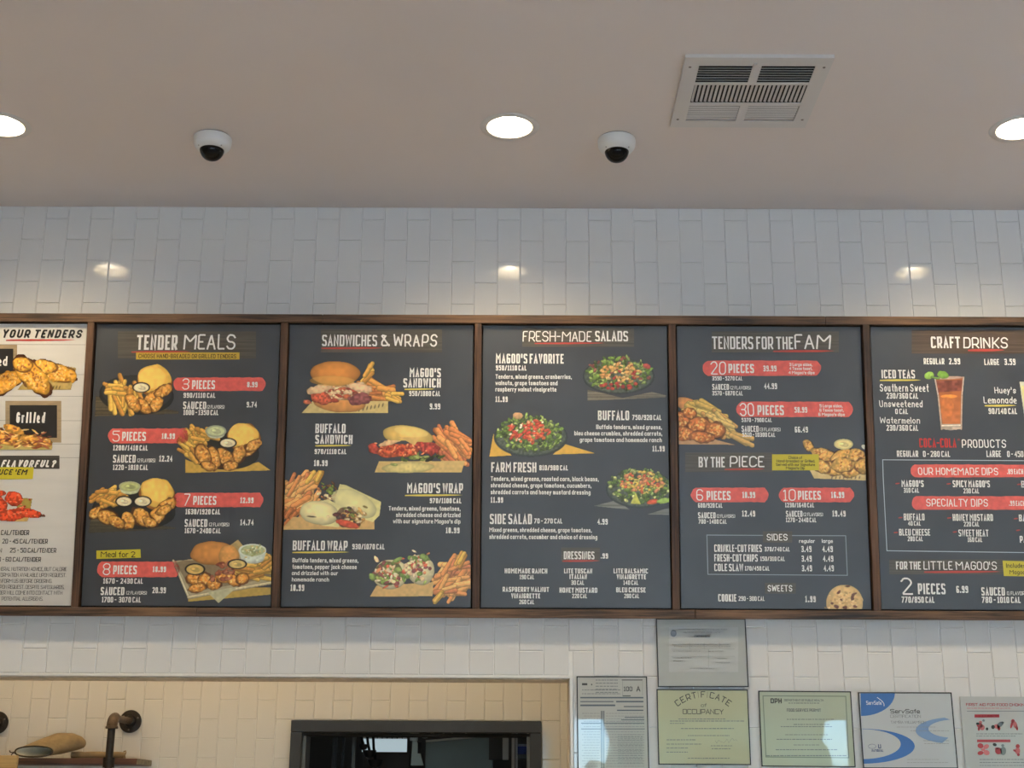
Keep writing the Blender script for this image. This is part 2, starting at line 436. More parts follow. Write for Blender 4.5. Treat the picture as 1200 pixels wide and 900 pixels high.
def wood(name, axis, c1, c2, rough=.55):
    m = bpy.data.materials.new(name); m.use_nodes = True; t = m.node_tree; b = t.nodes['Principled BSDF']; L = t.links.new
    inp(b, 'Roughness', rough); tc = t.nodes.new('ShaderNodeTexCoord')
    mp = t.nodes.new('ShaderNodeMapping'); s = [140, 140, 140]; s[axis] = 5; mp.inputs['Scale'].default_value = s; L(tc.outputs['Object'], mp.inputs[0])
    n = t.nodes.new('ShaderNodeTexNoise'); n.inputs['Scale'].default_value = 1; n.inputs['Detail'].default_value = 6; n.inputs['Roughness'].default_value = .65; n.inputs['Distortion'].default_value = .4; L(mp.outputs[0], n.inputs[0])
    mp2 = t.nodes.new('ShaderNodeMapping'); s2 = [12, 12, 12]; s2[axis] = 2.2; mp2.inputs['Scale'].default_value = s2; L(tc.outputs['Object'], mp2.inputs[0])
    n2 = t.nodes.new('ShaderNodeTexNoise'); n2.inputs['Scale'].default_value = 1; n2.inputs['Detail'].default_value = 2; L(mp2.outputs[0], n2.inputs[0])
    ad = t.nodes.new('ShaderNodeMath'); ad.operation = 'ADD'; L(n.outputs[0], ad.inputs[0]); L(n2.outputs[0], ad.inputs[1])
    r = t.nodes.new('ShaderNodeValToRGB'); r.color_ramp.elements[0].position = .40; r.color_ramp.elements[0].color = c1
    r.color_ramp.elements[1].position = .64; r.color_ramp.elements[1].color = c2
    hf = t.nodes.new('ShaderNodeMath'); hf.operation = 'MULTIPLY'; hf.inputs[1].default_value = .5; L(ad.outputs[0], hf.inputs[0]); L(hf.outputs[0], r.inputs[0])
    L(r.outputs[0], b.inputs['Base Color'])
    bp = t.nodes.new('ShaderNodeBump'); bp.inputs['Strength'].default_value = .3; bp.inputs['Distance'].default_value = .001; L(n.outputs[0], bp.inputs['Height']); L(bp.outputs[0], b.inputs['Normal'])
    return m
M['wood_x'] = wood('stained_rail_wood', 0, (.014, .008, .005, 1), (.26, .14, .07, 1))
M['wood_z'] = wood('stained_stile_wood', 2, (.020, .011, .007, 1), (.17, .085, .042, 1))
M['shelfwood'] = wood('red_brown_shelf_wood', 0, (.05, .022, .014, 1), (.20, .085, .05, 1))

# ------------------------------------------------------------------ walls with tiles
T, TH, GR = .0762, .1508, .0010
OPR, OPZ = .165, ZC+.3798               # pass-through: right edge and top
OPL = -2.9
XT = .0092
def tile_mesh(w, h, m, name):
    """pillowed tile, back at y=0, face at y=-.007, origin at its lower left"""
    g = GR/2; e = .0028; e2 = .0011; t = .0042
    rings = [(g, 0, None), (g, -.0026, (1, .15)), (g+e2, -.0036, (.62, .78)), (g+e, -t, (0, 1))]
    vs = []; nr = []
    for d, y, n in rings:
        for sx, sz in ((0, 0), (1, 0), (1, 1), (0, 1)):
            vs.append((d if not sx else w-d, y, d if not sz else h-d))
            ox, oz = (-1 if not sx else 1), (-1 if not sz else 1)
            k, f = n if n else (1, 0)
            nr.append(Vector((ox*k*.7, -f if f else -.01, oz*k*.7)).normalized())
    fs = [(12, 13, 14, 15)]
    for r in range(3):
        for i in range(4):
            j = (i+1) % 4; fs.append((r*4+i, r*4+j, (r+1)*4+j, (r+1)*4+i))
    me = bpy.data.meshes.new(name); me.from_pydata(vs, [], fs); me.materials.append(m)
    for p in me.polygons: p.use_smooth = True
    # face normals flat on the middle, rolled over only at the edges
    ln = []
    for p in me.polygons:
        c = p.center
        for vi in p.vertices:
            r = vi//4
            if p.index == 0: ln.append((0, -1, 0)); continue
            side = (p.index-1) % 4; o = [(0, -1), (1, 0), (0, 1), (-1, 0)][side]
            k, f = {0: (1, .05), 1: (1, .2), 2: (.6, .8), 3: (0, 1)}[r]
            v = Vector((o[0]*k, -f, o[1]*k)).normalized(); ln.append(tuple(v))
    me.normals_split_custom_set(ln); me.update()
    return me
_tc = {}
def tile_field(parent, x0, x1, z0, z1, Y, ox, jz, skip, vis, m, limit=300):
    """columns of tiles in running bond; each tile in view is an object, the rest one joined mesh"""
    rest = MB(); cnt = 0; rnd = random.Random(3)
    i0 = math.floor((x0-ox)/T); i1 = math.ceil((x1-ox)/T)
    for i in range(i0, i1):
        a = max(x0, ox+i*T); b = min(x1, ox+(i+1)*T)
        if b-a < .004: continue
        ph = jz + (TH/2 if i % 2 else 0)
        k0 = math.floor((z0-ph)/TH); k1 = math.ceil((z1-ph)/TH)
        for k in range(k0, k1):
            c = max(z0, ph+k*TH); d = min(z1, ph+(k+1)*TH)
            # clip against the skip rectangles
            for (sx0, sx1, sz0, sz1) in skip:
                if a >= sx0-1e-4 and b <= sx1+1e-4:
                    if c >= sz0-1e-4 and d <= sz1+1e-4: d = c
                    elif c < sz0 < d: d = sz0
                    elif c < sz1 < d: c = sz1
                elif a < sx1 < b and d > sz0+1e-4 and c < sz1-1e-4: a2 = sx1; 
            aa, bb = a, b
            for (sx0, sx1, sz0, sz1) in skip:
                if d > sz0+1e-4 and c < sz1-1e-4:
                    if aa < sx1 < bb: aa = sx1
                    if aa < sx0 < bb: bb = sx0
            if d-c < .004 or bb-aa < .004: continue
            if vis(aa, bb, c, d) and cnt < limit:
                key = (round(bb-aa, 4), round(d-c, 4), m.name)
                if key not in _tc: _tc[key] = tile_mesh(bb-aa, d-c, m, 'tile')
                o = link('tile', _tc[key], None, parent, (aa, Y+.0018, c), (math.radians(rnd.gauss(0, .10)), 0, math.radians(rnd.gauss(0, .12)))); cnt += 1
            else:
                e = .003; g = GR/2
                vs = [(aa+g, Y, c+g), (bb-g, Y, c+g), (bb-g, Y, d-g), (aa+g, Y, d-g), (aa+g+e, Y-.0024, c+g+e), (bb-g-e, Y-.0024, c+g+e), (bb-g-e, Y-.0024, d-g-e), (aa+g+e, Y-.0024, d-g-e)]
                rest.add(vs, [(4, 5, 6, 7), (0, 1, 5, 4), (1, 2, 6, 5), (2, 3, 7, 6), (3, 0, 4, 7)])
    if rest.f: tag(rest.build('tile_field', m, parent), kind='stuff')
    return cnt
def struct(mb, name, m, **k): return tag(mb.build(name, m, **k), kind='structure')
XL, XR = -5.0, 6.0; YB = -8.0; WT = .13
# front wall with the pass-through opening
w = MB(); w.box((XL, 0, 0), (OPL, WT, ZCEIL)); w.box((OPR, 0, 0), (XR, WT, ZCEIL)); w.box((OPL, 0, OPZ), (OPR, WT, ZCEIL)); w.box((OPL, 0, 0), (OPR, WT, 1.05))
wall = struct(w, 'wall_back', M['grout'])
def in_view(Y):
    def f(a, b, c, d):
        for (x, z) in ((a, c), (b, c), (a, d), (b, d), ((a+b)/2, (c+d)/2)):
            p = Vector((x, Y, z)) - CAM; q = p.dot(FW); px = 600+FPX*p.dot(EX)/q; py = 450-FPX*p.dot(EU)/q
            if -45 < px < 1245 and -5 < py < 925: return True
        return False
    return f
BD0 = ZC+.6; BD1 = ZC+1.30               # behind the menu board: only joined tiles
iv = in_view(-.007)
n1 = tile_field(wall, -2.6, 2.6, 1.1, ZCEIL, 0, XT, ZC+.461, [(OPL, OPR+.0085, 0, OPZ+.0085)],
                lambda a, b, c, d: iv(a, b, c, d) and (c > BD1 or d < BD0), M['tile'])
# slim bead round the opening
b = MB(); b.box((OPL, -.0055, OPZ), (OPR+.008, .004, OPZ+.008)); b.box((OPR, -.0055, 1.1), (OPR+.008, .004, OPZ+.0)); struct(b, 'trim_1', M['bead'])
# soffit and jamb of the opening, with a few torn strips of finish
s = MB(); s.box((OPL, .006, OPZ-.004), (OPR, WT-.002, OPZ-.0005)); s.box((OPR-.004, .006, 1.1), (OPR-.0005, WT-.002, OPZ-.005)); struct(s, 'trim_2', M['plaster'])
# other walls, floor
w = MB(); w.box((XL-.1, YB, 0), (XL, WT, ZCEIL)); struct(w, 'wall_left', M['paint'])
w = MB(); w.box((XR, YB, 0), (XR+.1, WT, ZCEIL)); struct(w, 'wall_right', M['paint'])
w = MB(); w.box((XL-.1, YB-.1, -.1), (XR+.1, 3.9, 0)); struct(w, 'floor', M['floor'])
# ceiling with a round hole at each downlight
LX, LS, LY, RP = -.0248, 1.5152, -.5875, 1.9
lamps = []
c = MB(); HR = .070
def ceil_cell(xa, xb, ya, yb, cx, cy):
    n = 32; vs = []; fs = []
    for i in range(n):
        a = 2*math.pi*i/n; ca, sa = math.cos(a), math.sin(a)
        vs.append((cx+HR*ca, cy+HR*sa, ZCEIL))
        tx = ((xb-cx)/ca if ca > 0 else (xa-cx)/ca) if abs(ca) > 1e-6 else 1e9
        ty = ((yb-cy)/sa if sa > 0 else (ya-cy)/sa) if abs(sa) > 1e-6 else 1e9
        t = min(tx, ty); vs.append((cx+ca*t, cy+sa*t, ZCEIL))
    for i in range(n):
        j = (i+1) % n; fs.append((2*i, 2*i+1, 2*j+1, 2*j))
    c.add(vs, fs)
    # corners
    k = len(c.v)
    for (qx, qy) in ((xa, ya), (xb, ya), (xb, yb), (xa, yb)):
        ang = math.atan2(qy-cy, qx-cx) % (2*math.pi); i = int(ang/(2*math.pi)*n); j = (i+1) % n
        c.add([(qx, qy, ZCEIL), vs[2*i+1], vs[2*j+1]], [(0, 1, 2)])
xs = [k for k in range(-3, 4)]
ya = 0.0; rows = [(LY, 0.0, -1.3)]
y = -1.3; rc = -2.45
while y > YB+.5:
    y2 = max(YB, y-RP if y-RP > YB+1 else YB); rows.append(((y+y2)/2, y, y2)); y = y2
for (cy, yb_, ya_) in rows:
    for k in xs:
        cx = LX+k*LS; ceil_cell(cx-LS/2, cx+LS/2, ya_, yb_, cx, cy); lamps.append((cx, cy))
xa, xb = LX-3.5*LS, LX+3.5*LS
c.add([(xb, YB, ZCEIL), (XR+.1, YB, ZCEIL), (XR+.1, 0, ZCEIL), (xb, 0, ZCEIL)], [(0, 1, 2, 3)])
c.add([(XL-.5, YB, ZCEIL), (xa+.01, YB, ZCEIL), (xa+.01, 0, ZCEIL), (XL-.5, 0, ZCEIL)], [(0, 1, 2, 3)])
c.add([(XL-.5, YB-.2, ZCEIL+.35), (XR+.1, YB-.2, ZCEIL+.35), (XR+.1, 3.9, ZCEIL+.35), (XL-.5, 3.9, ZCEIL+.35)], [(0, 1, 2, 3)])
struct(c, 'ceiling', M['ceil'])

# unseen counters below the frame, added to bounce lamp light upward
M['counter'] = mat('pale_solid_surface', (.66, .65, .63, 1), .4, noise=((60, 60, 60), .03, 3))
for nm, lb, x0, x1, y0, y1, z in (('front_bounce_counter', 'long pale counter added for light bounce in front of the menu wall, below the view', -3.4, 3.2, -2.5, -1.7, 1.0), ('back_bounce_counter', 'pale worktop added for light bounce against the tiled wall under the papers, below the view', .3, 3.4, -.65, -.012, .9)):
    t_ = thing(nm, lb, 'counter', ((x0+x1)/2, (y0+y1)/2, 0)); hx, hy = (x1-x0)/2, (y1-y0)/2
    MB().box((-hx, -hy, z-.04), (hx, hy, z)).build('worktop', M['counter'], t_, bevel=.004); MB().box((-hx+.03, -hy+.04, 0), (hx-.03, hy-.02, z-.041)).build('cabinet_body', M['paint'], t_)

# storefront wall behind the camera: header, piers, glazed windows
ZH = ZC+.80; SILL = .35
pn = mat('window_glass', (1, 1, 1, 1), 0)
t = pn.node_tree; t.nodes.clear(); o_ = t.nodes.new('ShaderNodeOutputMaterial'); tr = t.nodes.new('ShaderNodeBsdfTransparent'); gl = t.nodes.new('ShaderNodeBsdfGlossy'); gl.inputs['Roughness'].default_value = 0
fr = t.nodes.new('ShaderNodeFresnel'); fr.inputs[0].default_value = 1.45; mxs = t.nodes.new('ShaderNodeMixShader')
t.links.new(fr.outputs[0], mxs.inputs[0]); t.links.new(tr.outputs[0], mxs.inputs[1]); t.links.new(gl.outputs[0], mxs.inputs[2]); t.links.new(mxs.outputs[0], o_.inputs[0])
wins = [(-1.0, 2.92), (3.6, 5.6)]
w = MB(); w.box((XL, YB-.12, ZH), (XR, YB, ZCEIL)); w.box((XL, YB-.12, 0), (XR, YB, SILL))
e = XL
for a, b_ in wins: w.box((e, YB-.12, SILL), (a, YB, ZH)); e = b_
w.box((e, YB-.12, SILL), (XR, YB, ZH)); struct(w, 'wall_front', M['paint'])
M['mull'] = mat('dark_mullion', (.05, .05, .055, 1), .4, .5)
for i, (a, b_) in enumerate(wins):
    f = MB(); n = max(1, round((b_-a)/1.6)); mw = .06
    f.box((a, YB-.09, SILL), (b_, YB-.03, SILL+mw)); f.box((a, YB-.09, ZH-mw), (b_, YB-.03, ZH))
    for k in range(n+1):
        x = a+(b_-a-mw)*k/n; f.box((x, YB-.09, SILL+mw), (x+mw, YB-.03, ZH-mw))
    fo = struct(f, 'window_%d' % (i+1), M['mull'])
    for k in range(n):
        x = a+(b_-a-mw)*k/n+mw; x2 = a+(b_-a-mw)*(k+1)/n
        MB().box((x, YB-.063, SILL+mw), (x2, YB-.057, ZH-mw)).build('pane', pn, fo)
# outdoors: pavement and trees
g = MB(); g.box((-60, -90, -.15), (60, YB-.1, -.02)); struct(g, 'pavement', mat('asphalt', (.16, .16, .15, 1), .9, noise=((1, 1, 1), .15, 4)))
M['leaf'] = mat('tree_foliage', (.10, .16, .075, 1), .6, noise=((3, 3, 3), .4, 4)); M['bark'] = mat('bark', (.09, .06, .04, 1), .9)
def tree(x, y, h, r, seed, label):
    R = random.Random(seed); t_ = thing('street_tree', label, 'tree', (x, y, -.02), group=None)
    tk = MB(); tk.tube([(0, 0, 0), (.05, 0, h*.3), (0, .03, h*.6)], .1, 8, rs=[.16, .12, .07]); tk.build('trunk', M['bark'], t_, smooth=True)
    bm = bmesh.new()
    for i in range(40):
        a = R.uniform(0, 6.28); q = R.random()**.5; zz = R.uniform(.10, .93); k = (1-abs(zz-.45)*1.25)
        mt = Matrix.Translation((r*q*k*math.cos(a), r*q*k*math.sin(a), h*zz)) @ Matrix.Scale(R.uniform(.25, .5)*r, 4)
        bmesh.ops.create_icosphere(bm, subdivisions=2, radius=1, matrix=mt)
    for v in bm.verts: v.co += Vector((R.uniform(-1, 1), R.uniform(-1, 1), R.uniform(-1, 1)))*.09*r
    me = bpy.data.meshes.new('foliage'); bm.to_mesh(me); bm.free(); link('foliage', me, M['leaf'], t_)
YT = -24
for (px, h, r, lb, y_) in [(706, 2.45, .62, 'low round street tree left of the mullion, seen through the storefront', -24), (856, 7.2, 2.5, 'tall broad leafy street tree in the middle of the storefront view', -26),
                           (560, 4.2, 1.3, 'middle-sized street tree outside the left part of the storefront', -24), (1205, 6.6, 2.4, 'tall leafy street tree outside the right storefront window', -26)]:
    vd = DCAM - y_; tree((px-618)/FPX*vd, y_, h, r, px, lb)

# ------------------------------------------------------------------ kitchen behind the opening
KY = 1.41
kl = tuple(at(342, 844, KY-.02)); kr = tuple(at(634.5, 845.5, KY-.02))
FX0, FX1, FZ = kl[0], kr[0], (kl[2]+kr[2])/2
fw = .046
w = MB(); KZ = 3.2
w.box((-3.2, KY, 0), (FX0+fw*.5, KY+.12, KZ)); w.box((FX1-fw*.5, KY, 0), (.9, KY+.12, KZ)); w.box((FX0+fw*.5, KY, FZ-fw*.5), (FX1-fw*.5, KY+.12, KZ)); w.box((FX0+fw*.5, KY, 0), (FX1-fw*.5, KY+.12, 1.2))
kw = struct(w, 'wall_kitchen', M['grout'])
kv = in_view(KY-.007)
kcx = at(231.3, 875, KY-.007).x; kjz = at(220, 820, KY-.007).z
n2 = tile_field(kw, -3.0, .85, 1.5, ZC+.75, KY, kcx, kjz+TH/2, [(FX0-.002, FX1+.002, 0, FZ+.002)],
                lambda a, b, c, d: kv(a, b, c, d) and d < at(300, 796, KY).z+.04+TH and a < .75, M['ktile'])
w = MB(); w.box((-3.3, WT, 0), (-3.2, 3.8, KZ)); w.box((.9, WT, 0), (1.0, 3.8, KZ)); struct(w, 'wall_kitchen_sides', M['paint'])
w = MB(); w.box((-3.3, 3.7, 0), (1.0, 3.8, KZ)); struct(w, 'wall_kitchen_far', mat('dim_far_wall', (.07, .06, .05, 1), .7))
w = MB(); w.box((-3.3, WT, KZ), (1.0, 3.8, KZ+.05)); struct(w, 'ceiling_kitchen', M['white'])
for (x, y, m_) in [(-2.3, .75, 'klens'), (-1.3, .75, 'klens'), (-.3, .75, 'klens')]:
    k = thing('ceiling_panel_lamp', 'flat square kitchen ceiling lamp %s the pipe shelf' % ('left of' if x < -2 else 'above' if x < -1 else 'right of'), 'lamp', (x, y, KZ))
    MB().box((-.20, -.20, -.03), (.20, .20, -.001)).build('housing', M['white'], k)
    MB().box((-.18, -.18, -.034), (.18, .18, -.0305)).build('diffuser', M[m_], k)
k = thing('ceiling_panel_lamp', 'flat cool-white ceiling lamp in the back room behind the dark frame', 'lamp', (-.5, 2.5, KZ))
MB().box((-.30, -.30, -.03), (.30, .30, -.001)).build('housing', M['white'], k); MB().box((-.28, -.28, -.034), (.28, .28, -.0305)).build('diffuser', M['klens2'], k)
# ------------------------------------------------------------------ ceiling fixtures
def downlight(x, y, label, grp=None):
    d = thing('downlight', label, 'ceiling light', (x, y, ZCEIL), group=grp); return d
ring = MB(); ring.lathe([(.0665, .002), (.0665, -.003), (.070, -.0045), (.086, -.003), (.088, -.0003)], 40, caps=False)
ring0 = ring.mesh('trim_ring', [M['ventw']]); 
baf = MB(); baf.lathe([(.0665, -.002), (.0635, .010), (.060, .020), (.057, .030)], 40, caps=False); baf0 = baf.mesh('baffle', [M['baffle']])
lens = MB(); lens.lathe([(.0568, .0295), (.0568, .034)], 40); lens0 = lens.mesh('lens', [M['lens']])
can = MB(); can.lathe([(.069, .0), (.069, .09)], 24, caps=False); can.add([(.069*math.cos(a*math.pi/12), .069*math.sin(a*math.pi/12), .09) for a in range(24)], [tuple(range(24))]); can0 = can.mesh('can', [M['dark']])
led = MB(); led.lathe([(.022, .0272), (.022, .0284)], 24); led0 = led.mesh('led', [M['led']])
for me in (ring0, baf0, can0):
    for p in me.polygons: p.use_smooth = True
ld = {}
for k_, e_ in (('row', LAMP_E), ('room', ROOM_E)):
    l_ = bpy.data.lights.new('downlight_beam', 'AREA'); l_.shape = 'DISK'; l_.size = .112; l_.spread = math.radians(136); l_.energy = e_; l_.color = (1, .79, .50) if k_ == 'row' else (1, .92, .80); ld[k_] = l_
lab = {-1: 'lit recessed downlight cut by the left edge, left of the first dome camera', 0: 'lit recessed downlight between the two dome cameras', 1: 'lit recessed downlight at the right edge, right of the ceiling vent'}
for i, (x, y) in enumerate(lamps):
    k = round((x-LX)/LS)
    if abs(y-LY) < .01 and abs(k) < 2: d = downlight(x, y, lab[k], 'downlights over the menu board')
    else: d = downlight(x, y, 'lit recessed downlight out of view above the dining room', 'dining room downlights')
    link('trim_ring', ring0, None, d); link('baffle', baf0, None, d); link('lens', lens0, None, d); link('led', led0, None, d); link('can', can0, None, d)
    b_ = link('downlight_beam', ld['row' if abs(y-LY) < .01 else 'room'], None, d, (0, 0, .029))

def dome(px, py, label):
    p = atz(px, py, ZCEIL); d = thing('dome_camera', label, 'security camera', (p.x, p.y, ZCEIL), group='ceiling dome cameras')
    MB().lathe([(.054, -.0005), (.054, -.003)], 40).build('gasket', M['dark'], d)
    hs = MB().lathe([(.0565, -.003), (.0575, -.008), (.056, -.024), (.053, -.031), (.047, -.0385), (.039, -.0425), (.036, -.0435)], 48).build('housing', M['white'], d, smooth=True)
    MB().lathe([(.0365, -.0430), (.0365, -.046), (.034, -.054), (.029, -.063), (.021, -.0705), (.011, -.075), (.002, -.0765)], 40).build('dome', M['glossblack'], d, smooth=True)
    for a in (-140, -40, 90):
        a = math.radians(a); s = MB(); s.lathe([(.0022, 0), (.0018, -.0012)], 10); s.build('screw', M['screw'], hs, (.0445*math.cos(a), .0445*math.sin(a), -.0400))
dome(249.5, 161, 'white dome camera with black bubble, left of the middle downlight')
dome(722.5, 163, 'white dome camera with black bubble, between middle downlight and vent')

# four-way register
v = thing('ceiling_vent', 'square white four-way ceiling vent with louvers', 'vent', (.649, -.807, ZCEIL))
S2 = .2; ft = .011
MB().box((-.165, -.165, -.0015), (.165, .165, -.0004)).build('backing', M['dark'], v)
f = MB()
def bar(a, b, c, d): f.box((a, b, -ft), (c, d, -ft+.003))
bar(-S2, -S2, S2, -.158); bar(-S2, .158, S2, S2); bar(-S2, -.158, -.158, .158); bar(.158, -.158, S2, .158)
yb1, yb2 = -.055, .055       # dividers between the three bands
bar(-.158, yb1-.009, .158, yb1+.003); bar(-.158, yb2-.003, .158, yb2+.010)
bar(-.012, -.158, .012, yb1-.009); bar(-.012, yb2+.010, .012, .158)
for (a, b_, c_, d_) in ((-S2, -S2, S2, -S2+.004), (-S2, S2-.004, S2, S2), (-S2, -S2+.004, -S2+.004, S2-.004), (S2-.004, -S2+.004, S2, S2-.004)): f.box((a, b_, -ft+.003), (c_, d_, -.0004))
ff = f.build('face_frame', M['ventw'], v)
def slats(n, xa, xb, y0, y1, tilt, hc=.0058):
    me = None
    for i in range(n):
        y = y0+(y1-y0)*(i+.5)/n
        if me is None:
            s = MB(); L2 = (xb-xa)/2; s.box((-L2, -hc, -.0005), (L2, hc, .0005)); me = s.mesh('slat', [M['ventw']])
        link('slat', me, None, v, ((xa+xb)/2, y, -.0062), (tilt, 0, 0))
for xa, xb in ((-.158, -.012), (.012, .158)):
    slats(7, xa, xb, -.157, yb1-.010, math.radians(38))
    slats(7, xa, xb, yb2+.011, .157, math.radians(-15), .0036)
me = None
for i in range(26):
    x = -.158+.316*(i+.5)/26
    if me is None: s = MB(); s.box((-.0035, -.051, -.0005), (.0035, .051, .0005)); me = s.mesh('slat', [M['ventw']])
    link('slat', me, None, v, (x, 0, -.0062), (0, math.radians(22), 0))
for sx in (-1, 1):
    for sy in (-1, 1): s = MB(); s.lathe([(.0045, .0006), (.0035, -.0012)], 12); s.build('screw', M['screw'], ff, (sx*.182, sy*.150, -ft))
MB().box((-.010, -.172, -ft-.006), (-.003, -.158, -ft-.0002)).build('lever', M['ventw'], v)

# ------------------------------------------------------------------ kitchen fittings
fy = KY-.04
f = thing('service_frame', 'dark blue-grey frame around the second kitchen opening', 'window frame', ((FX0+FX1)/2, KY, FZ))
hw = (FX1-FX0)/2; zb = 1.25-FZ
MB().box((-hw, -.035, -fw), (hw, -.0005, 0)).build('head', M['frameblue'], f, bevel=.002)
for s_ in (-1, 1):
    a, b_ = (-hw, -hw+fw) if s_ < 0 else (hw-fw, hw)
    MB().box((a, -.035, zb), (b_, -.0005, -fw-.0005)).build('jamb', M['frameblue'], f, bevel=.002)
M['liner'] = mat('grey_metal_liner', (.16, .16, .15, 1), .45, .6)
MB().box((-hw+fw, -.0, zb), (-hw+fw+.012, .12, -fw-.013)).build('liner', M['liner'], f)
MB().box((hw-fw-.012, 0, zb), (hw-fw, .12, -fw-.013)).build('liner', M['liner'], f)
MB().box((-hw+fw, 0, -fw-.012), (hw-fw, .12, -fw-.001)).build('liner', M['dark'], f)
# iron pipe brackets
def bracket(px, py, label):
    p = at(px, py, KY-.007); d = thing('pipe_bracket', label, 'pipe bracket', (p.x, KY-.007, p.z), group='black iron pipe shelf brackets')
    def disc(prof, n=28):
        m = MB(); m.lathe(prof, n); m.v = [(x, -z, y) for x, y, z in m.v]; return m
    fl = disc([(.044, .0), (.045, .003), (.043, .0065), (.024, .009), (.021, .018), (.0165, .0185)]).build('flange', M['iron'], d, smooth=True)
    for a in (25, 145, 265):
        a = math.radians(a); m = disc([(.004, .0062), (.0035, .0095)], 10); m.build('bolt', M['screw'], fl, (.033*math.cos(a), 0, .033*math.sin(a)))
    m = MB(); m.tube([(0, -.018, 0), (0, -.235, 0)], .0135, 16); m.build('arm', M['iron_worn'], d, smooth=True)
    pts = [(0, -.225-.035*math.sin(t*math.pi/2/8), -.035+.035*math.cos(t*math.pi/2/8)) for t in range(9)]
    m = MB(); m.tube(pts, .0195, 18, rs=[.021]+[.0205]*7+[.021]); m.build('elbow', M['iron_worn'], d, smooth=True)
    m = MB(); m.lathe([(.0215, -.032), (.0235, -.034), (.0235, -.040), (.0215, -.042)], 20, c=(0, -.26, 0)); m.build('collar', M['iron_worn'], d, smooth=True)
    m = MB(); m.lathe([(.0145, -.040), (.0145, -.42)], 18, c=(0, -.26, 0)); m.build('pipe', M['iron'], d, smooth=True)
    m = MB(); m.lathe([(.0215, -.148), (.0215, -.185)], 20, c=(0, -.26, 0)); m.build('coupling', M['iron'], d, smooth=True)
bracket(153, 845.5, 'black iron pipe bracket with elbow, right end of the kitchen shelf')
bracket(-3, 847, 'black iron pipe bracket whose flange is cut by the left edge')
SY0, SY1 = KY-.236, KY-.009
zt = at(130, 888.6, SY0).z; zb_ = at(130, 895.6, SY0).z; xr = at(160, 892, SY0).x
sh = thing('kitchen_shelf', 'red-brown wooden plank shelf held by the iron pipes', 'shelf', (-1.9, SY1, zb_))
MB().box((-2.75+1.9, SY0-SY1, 0), (xr+1.9, 0, zt-zb_)).build('plank', M['shelfwood'], sh, bevel=.0015)
MB().box((xr+1.9+.0003, SY0-SY1+.002, .001), (xr+1.9+.0013, -.002, zt-zb_-.001)).build('end_grain', mat('pale_end_grain', (.20, .17, .11, 1), .6, noise=((60, 60, 60), .3, 4)), sh)
# oven mitt: padded flattened tube with an open cuff
M['mitt'] = mat('tan_quilted_cotton', (.30, .215, .115, 1), .9, noise=((30, 30, 30), .16, 4), bump=(90, .5, .003))
M['mitt_in'] = mat('grey_mitt_lining', (.60, .58, .47, 1), .9, noise=((30, 30, 30), .1, 3))
M['mitt_edge'] = mat('mitt_binding', (.05, .04, .025, 1), .8)
def mitt():
    A = at(39, 887.0, SY0-.02); B = at(97, 872, SY0+.10)
    t_ = thing('oven_mitt', 'tan padded oven mitt with open grey-lined cuff facing out, on the shelf', 'oven mitt', (A.x, A.y, zt))
    L = [(0, .080, .020, .0225), (.12, .079, .026, .031), (.3, .074, .034, .043), (.5, .072, .040, .055), (.7, .064, .036, .060), (.85, .054, .028, .060), (.95, .038, .019, .058), (1.0, .015, .008, .057)]
    ax = Vector((B.x-A.x, B.y-A.y, 0)); ln = ax.length*1.0; ax.normalize(); side = Vector((-ax.y, ax.x, 0))
    def shell(k, ins, n=28):
        m = MB(); vs = []; fs = []
        for (s, hw_, hh, zc) in L[:k]:
            for i in range(n):
                a = 2*math.pi*i/n; c_, s2 = math.cos(a), math.sin(a)
                hw2, hh2 = hw_-ins, hh-ins
                sh_ = .045*(1-s)*c_*(1 if k < 20 else 1)
                p = ax*(s*ln) + side*(-hw2*c_*.78) + ax*(hw2*c_*.62*(1-s*.6)) + Vector((0, 0, zc+hh2*abs(s2)**.8*(1 if s2 > 0 else -1)+.000))
                vs.append(p)
        for j in range(k-1):
            for i in range(n):
                q = (i+1) % n; fs.append((j*n+i, j*n+q, (j+1)*n+q, (j+1)*n+i))
        if k == len(L): fs.append(tuple(range((k-1)*n, k*n)))
        else: fs.append(tuple(range((k-1)*n, k*n)))
        m.add(vs, fs); return m, vs[:n]
    m, rim = shell(len(L), 0); m.build('body', M['mitt'], t_, smooth=True)
    m2, _ = shell(5, .004); m2.build('lining', M['mitt_in'], t_, smooth=True)
    r = MB(); r.tube(rim+[rim[0]], .0028, 8); r.build('binding', M['mitt_edge'], t_, smooth=True)
    lp = MB(); e = rim[0]; e2 = rim[len(rim)//2]
    q = e if e.x < e2.x else e2
    lp.tube([q, q+Vector((-.010, -.004, -.004)), q+Vector((-.018, -.004, -.001)), q+Vector((-.020, -.002, .004))], .002, 8); lp.build('loop', M['mitt_edge'], t_, smooth=True)
mitt()
A = at(84, 884.0, SY0+.08); B = at(146, 883.0, SY0+.08)
r_ = thing('rolled_cloth', 'tan rolled cloth lying on the shelf behind the pipe', 'cloth', (A.x, A.y, zt+.0005))
Lr = B.x-A.x; m = MB(); m.tube([(Lr*i/8, 0, .0135+.001*math.sin(i*2.1)) for i in range(9)], .0135, 14, rs=[.013, .0132, .0128, .0135, .0130, .0135, .0132, .0128, .0126]); m.build('roll', M['mitt'], r_, smooth=True)
m = MB(); m.tube([(Lr-.004, 0, .027), (Lr+.004, -.004, .030), (Lr+.007, -.006, .024), (Lr+.003, -.006, .012), (Lr+.006, -.008, .001)], .0025, 8); m.build('tie', M['mitt'], r_, smooth=True)
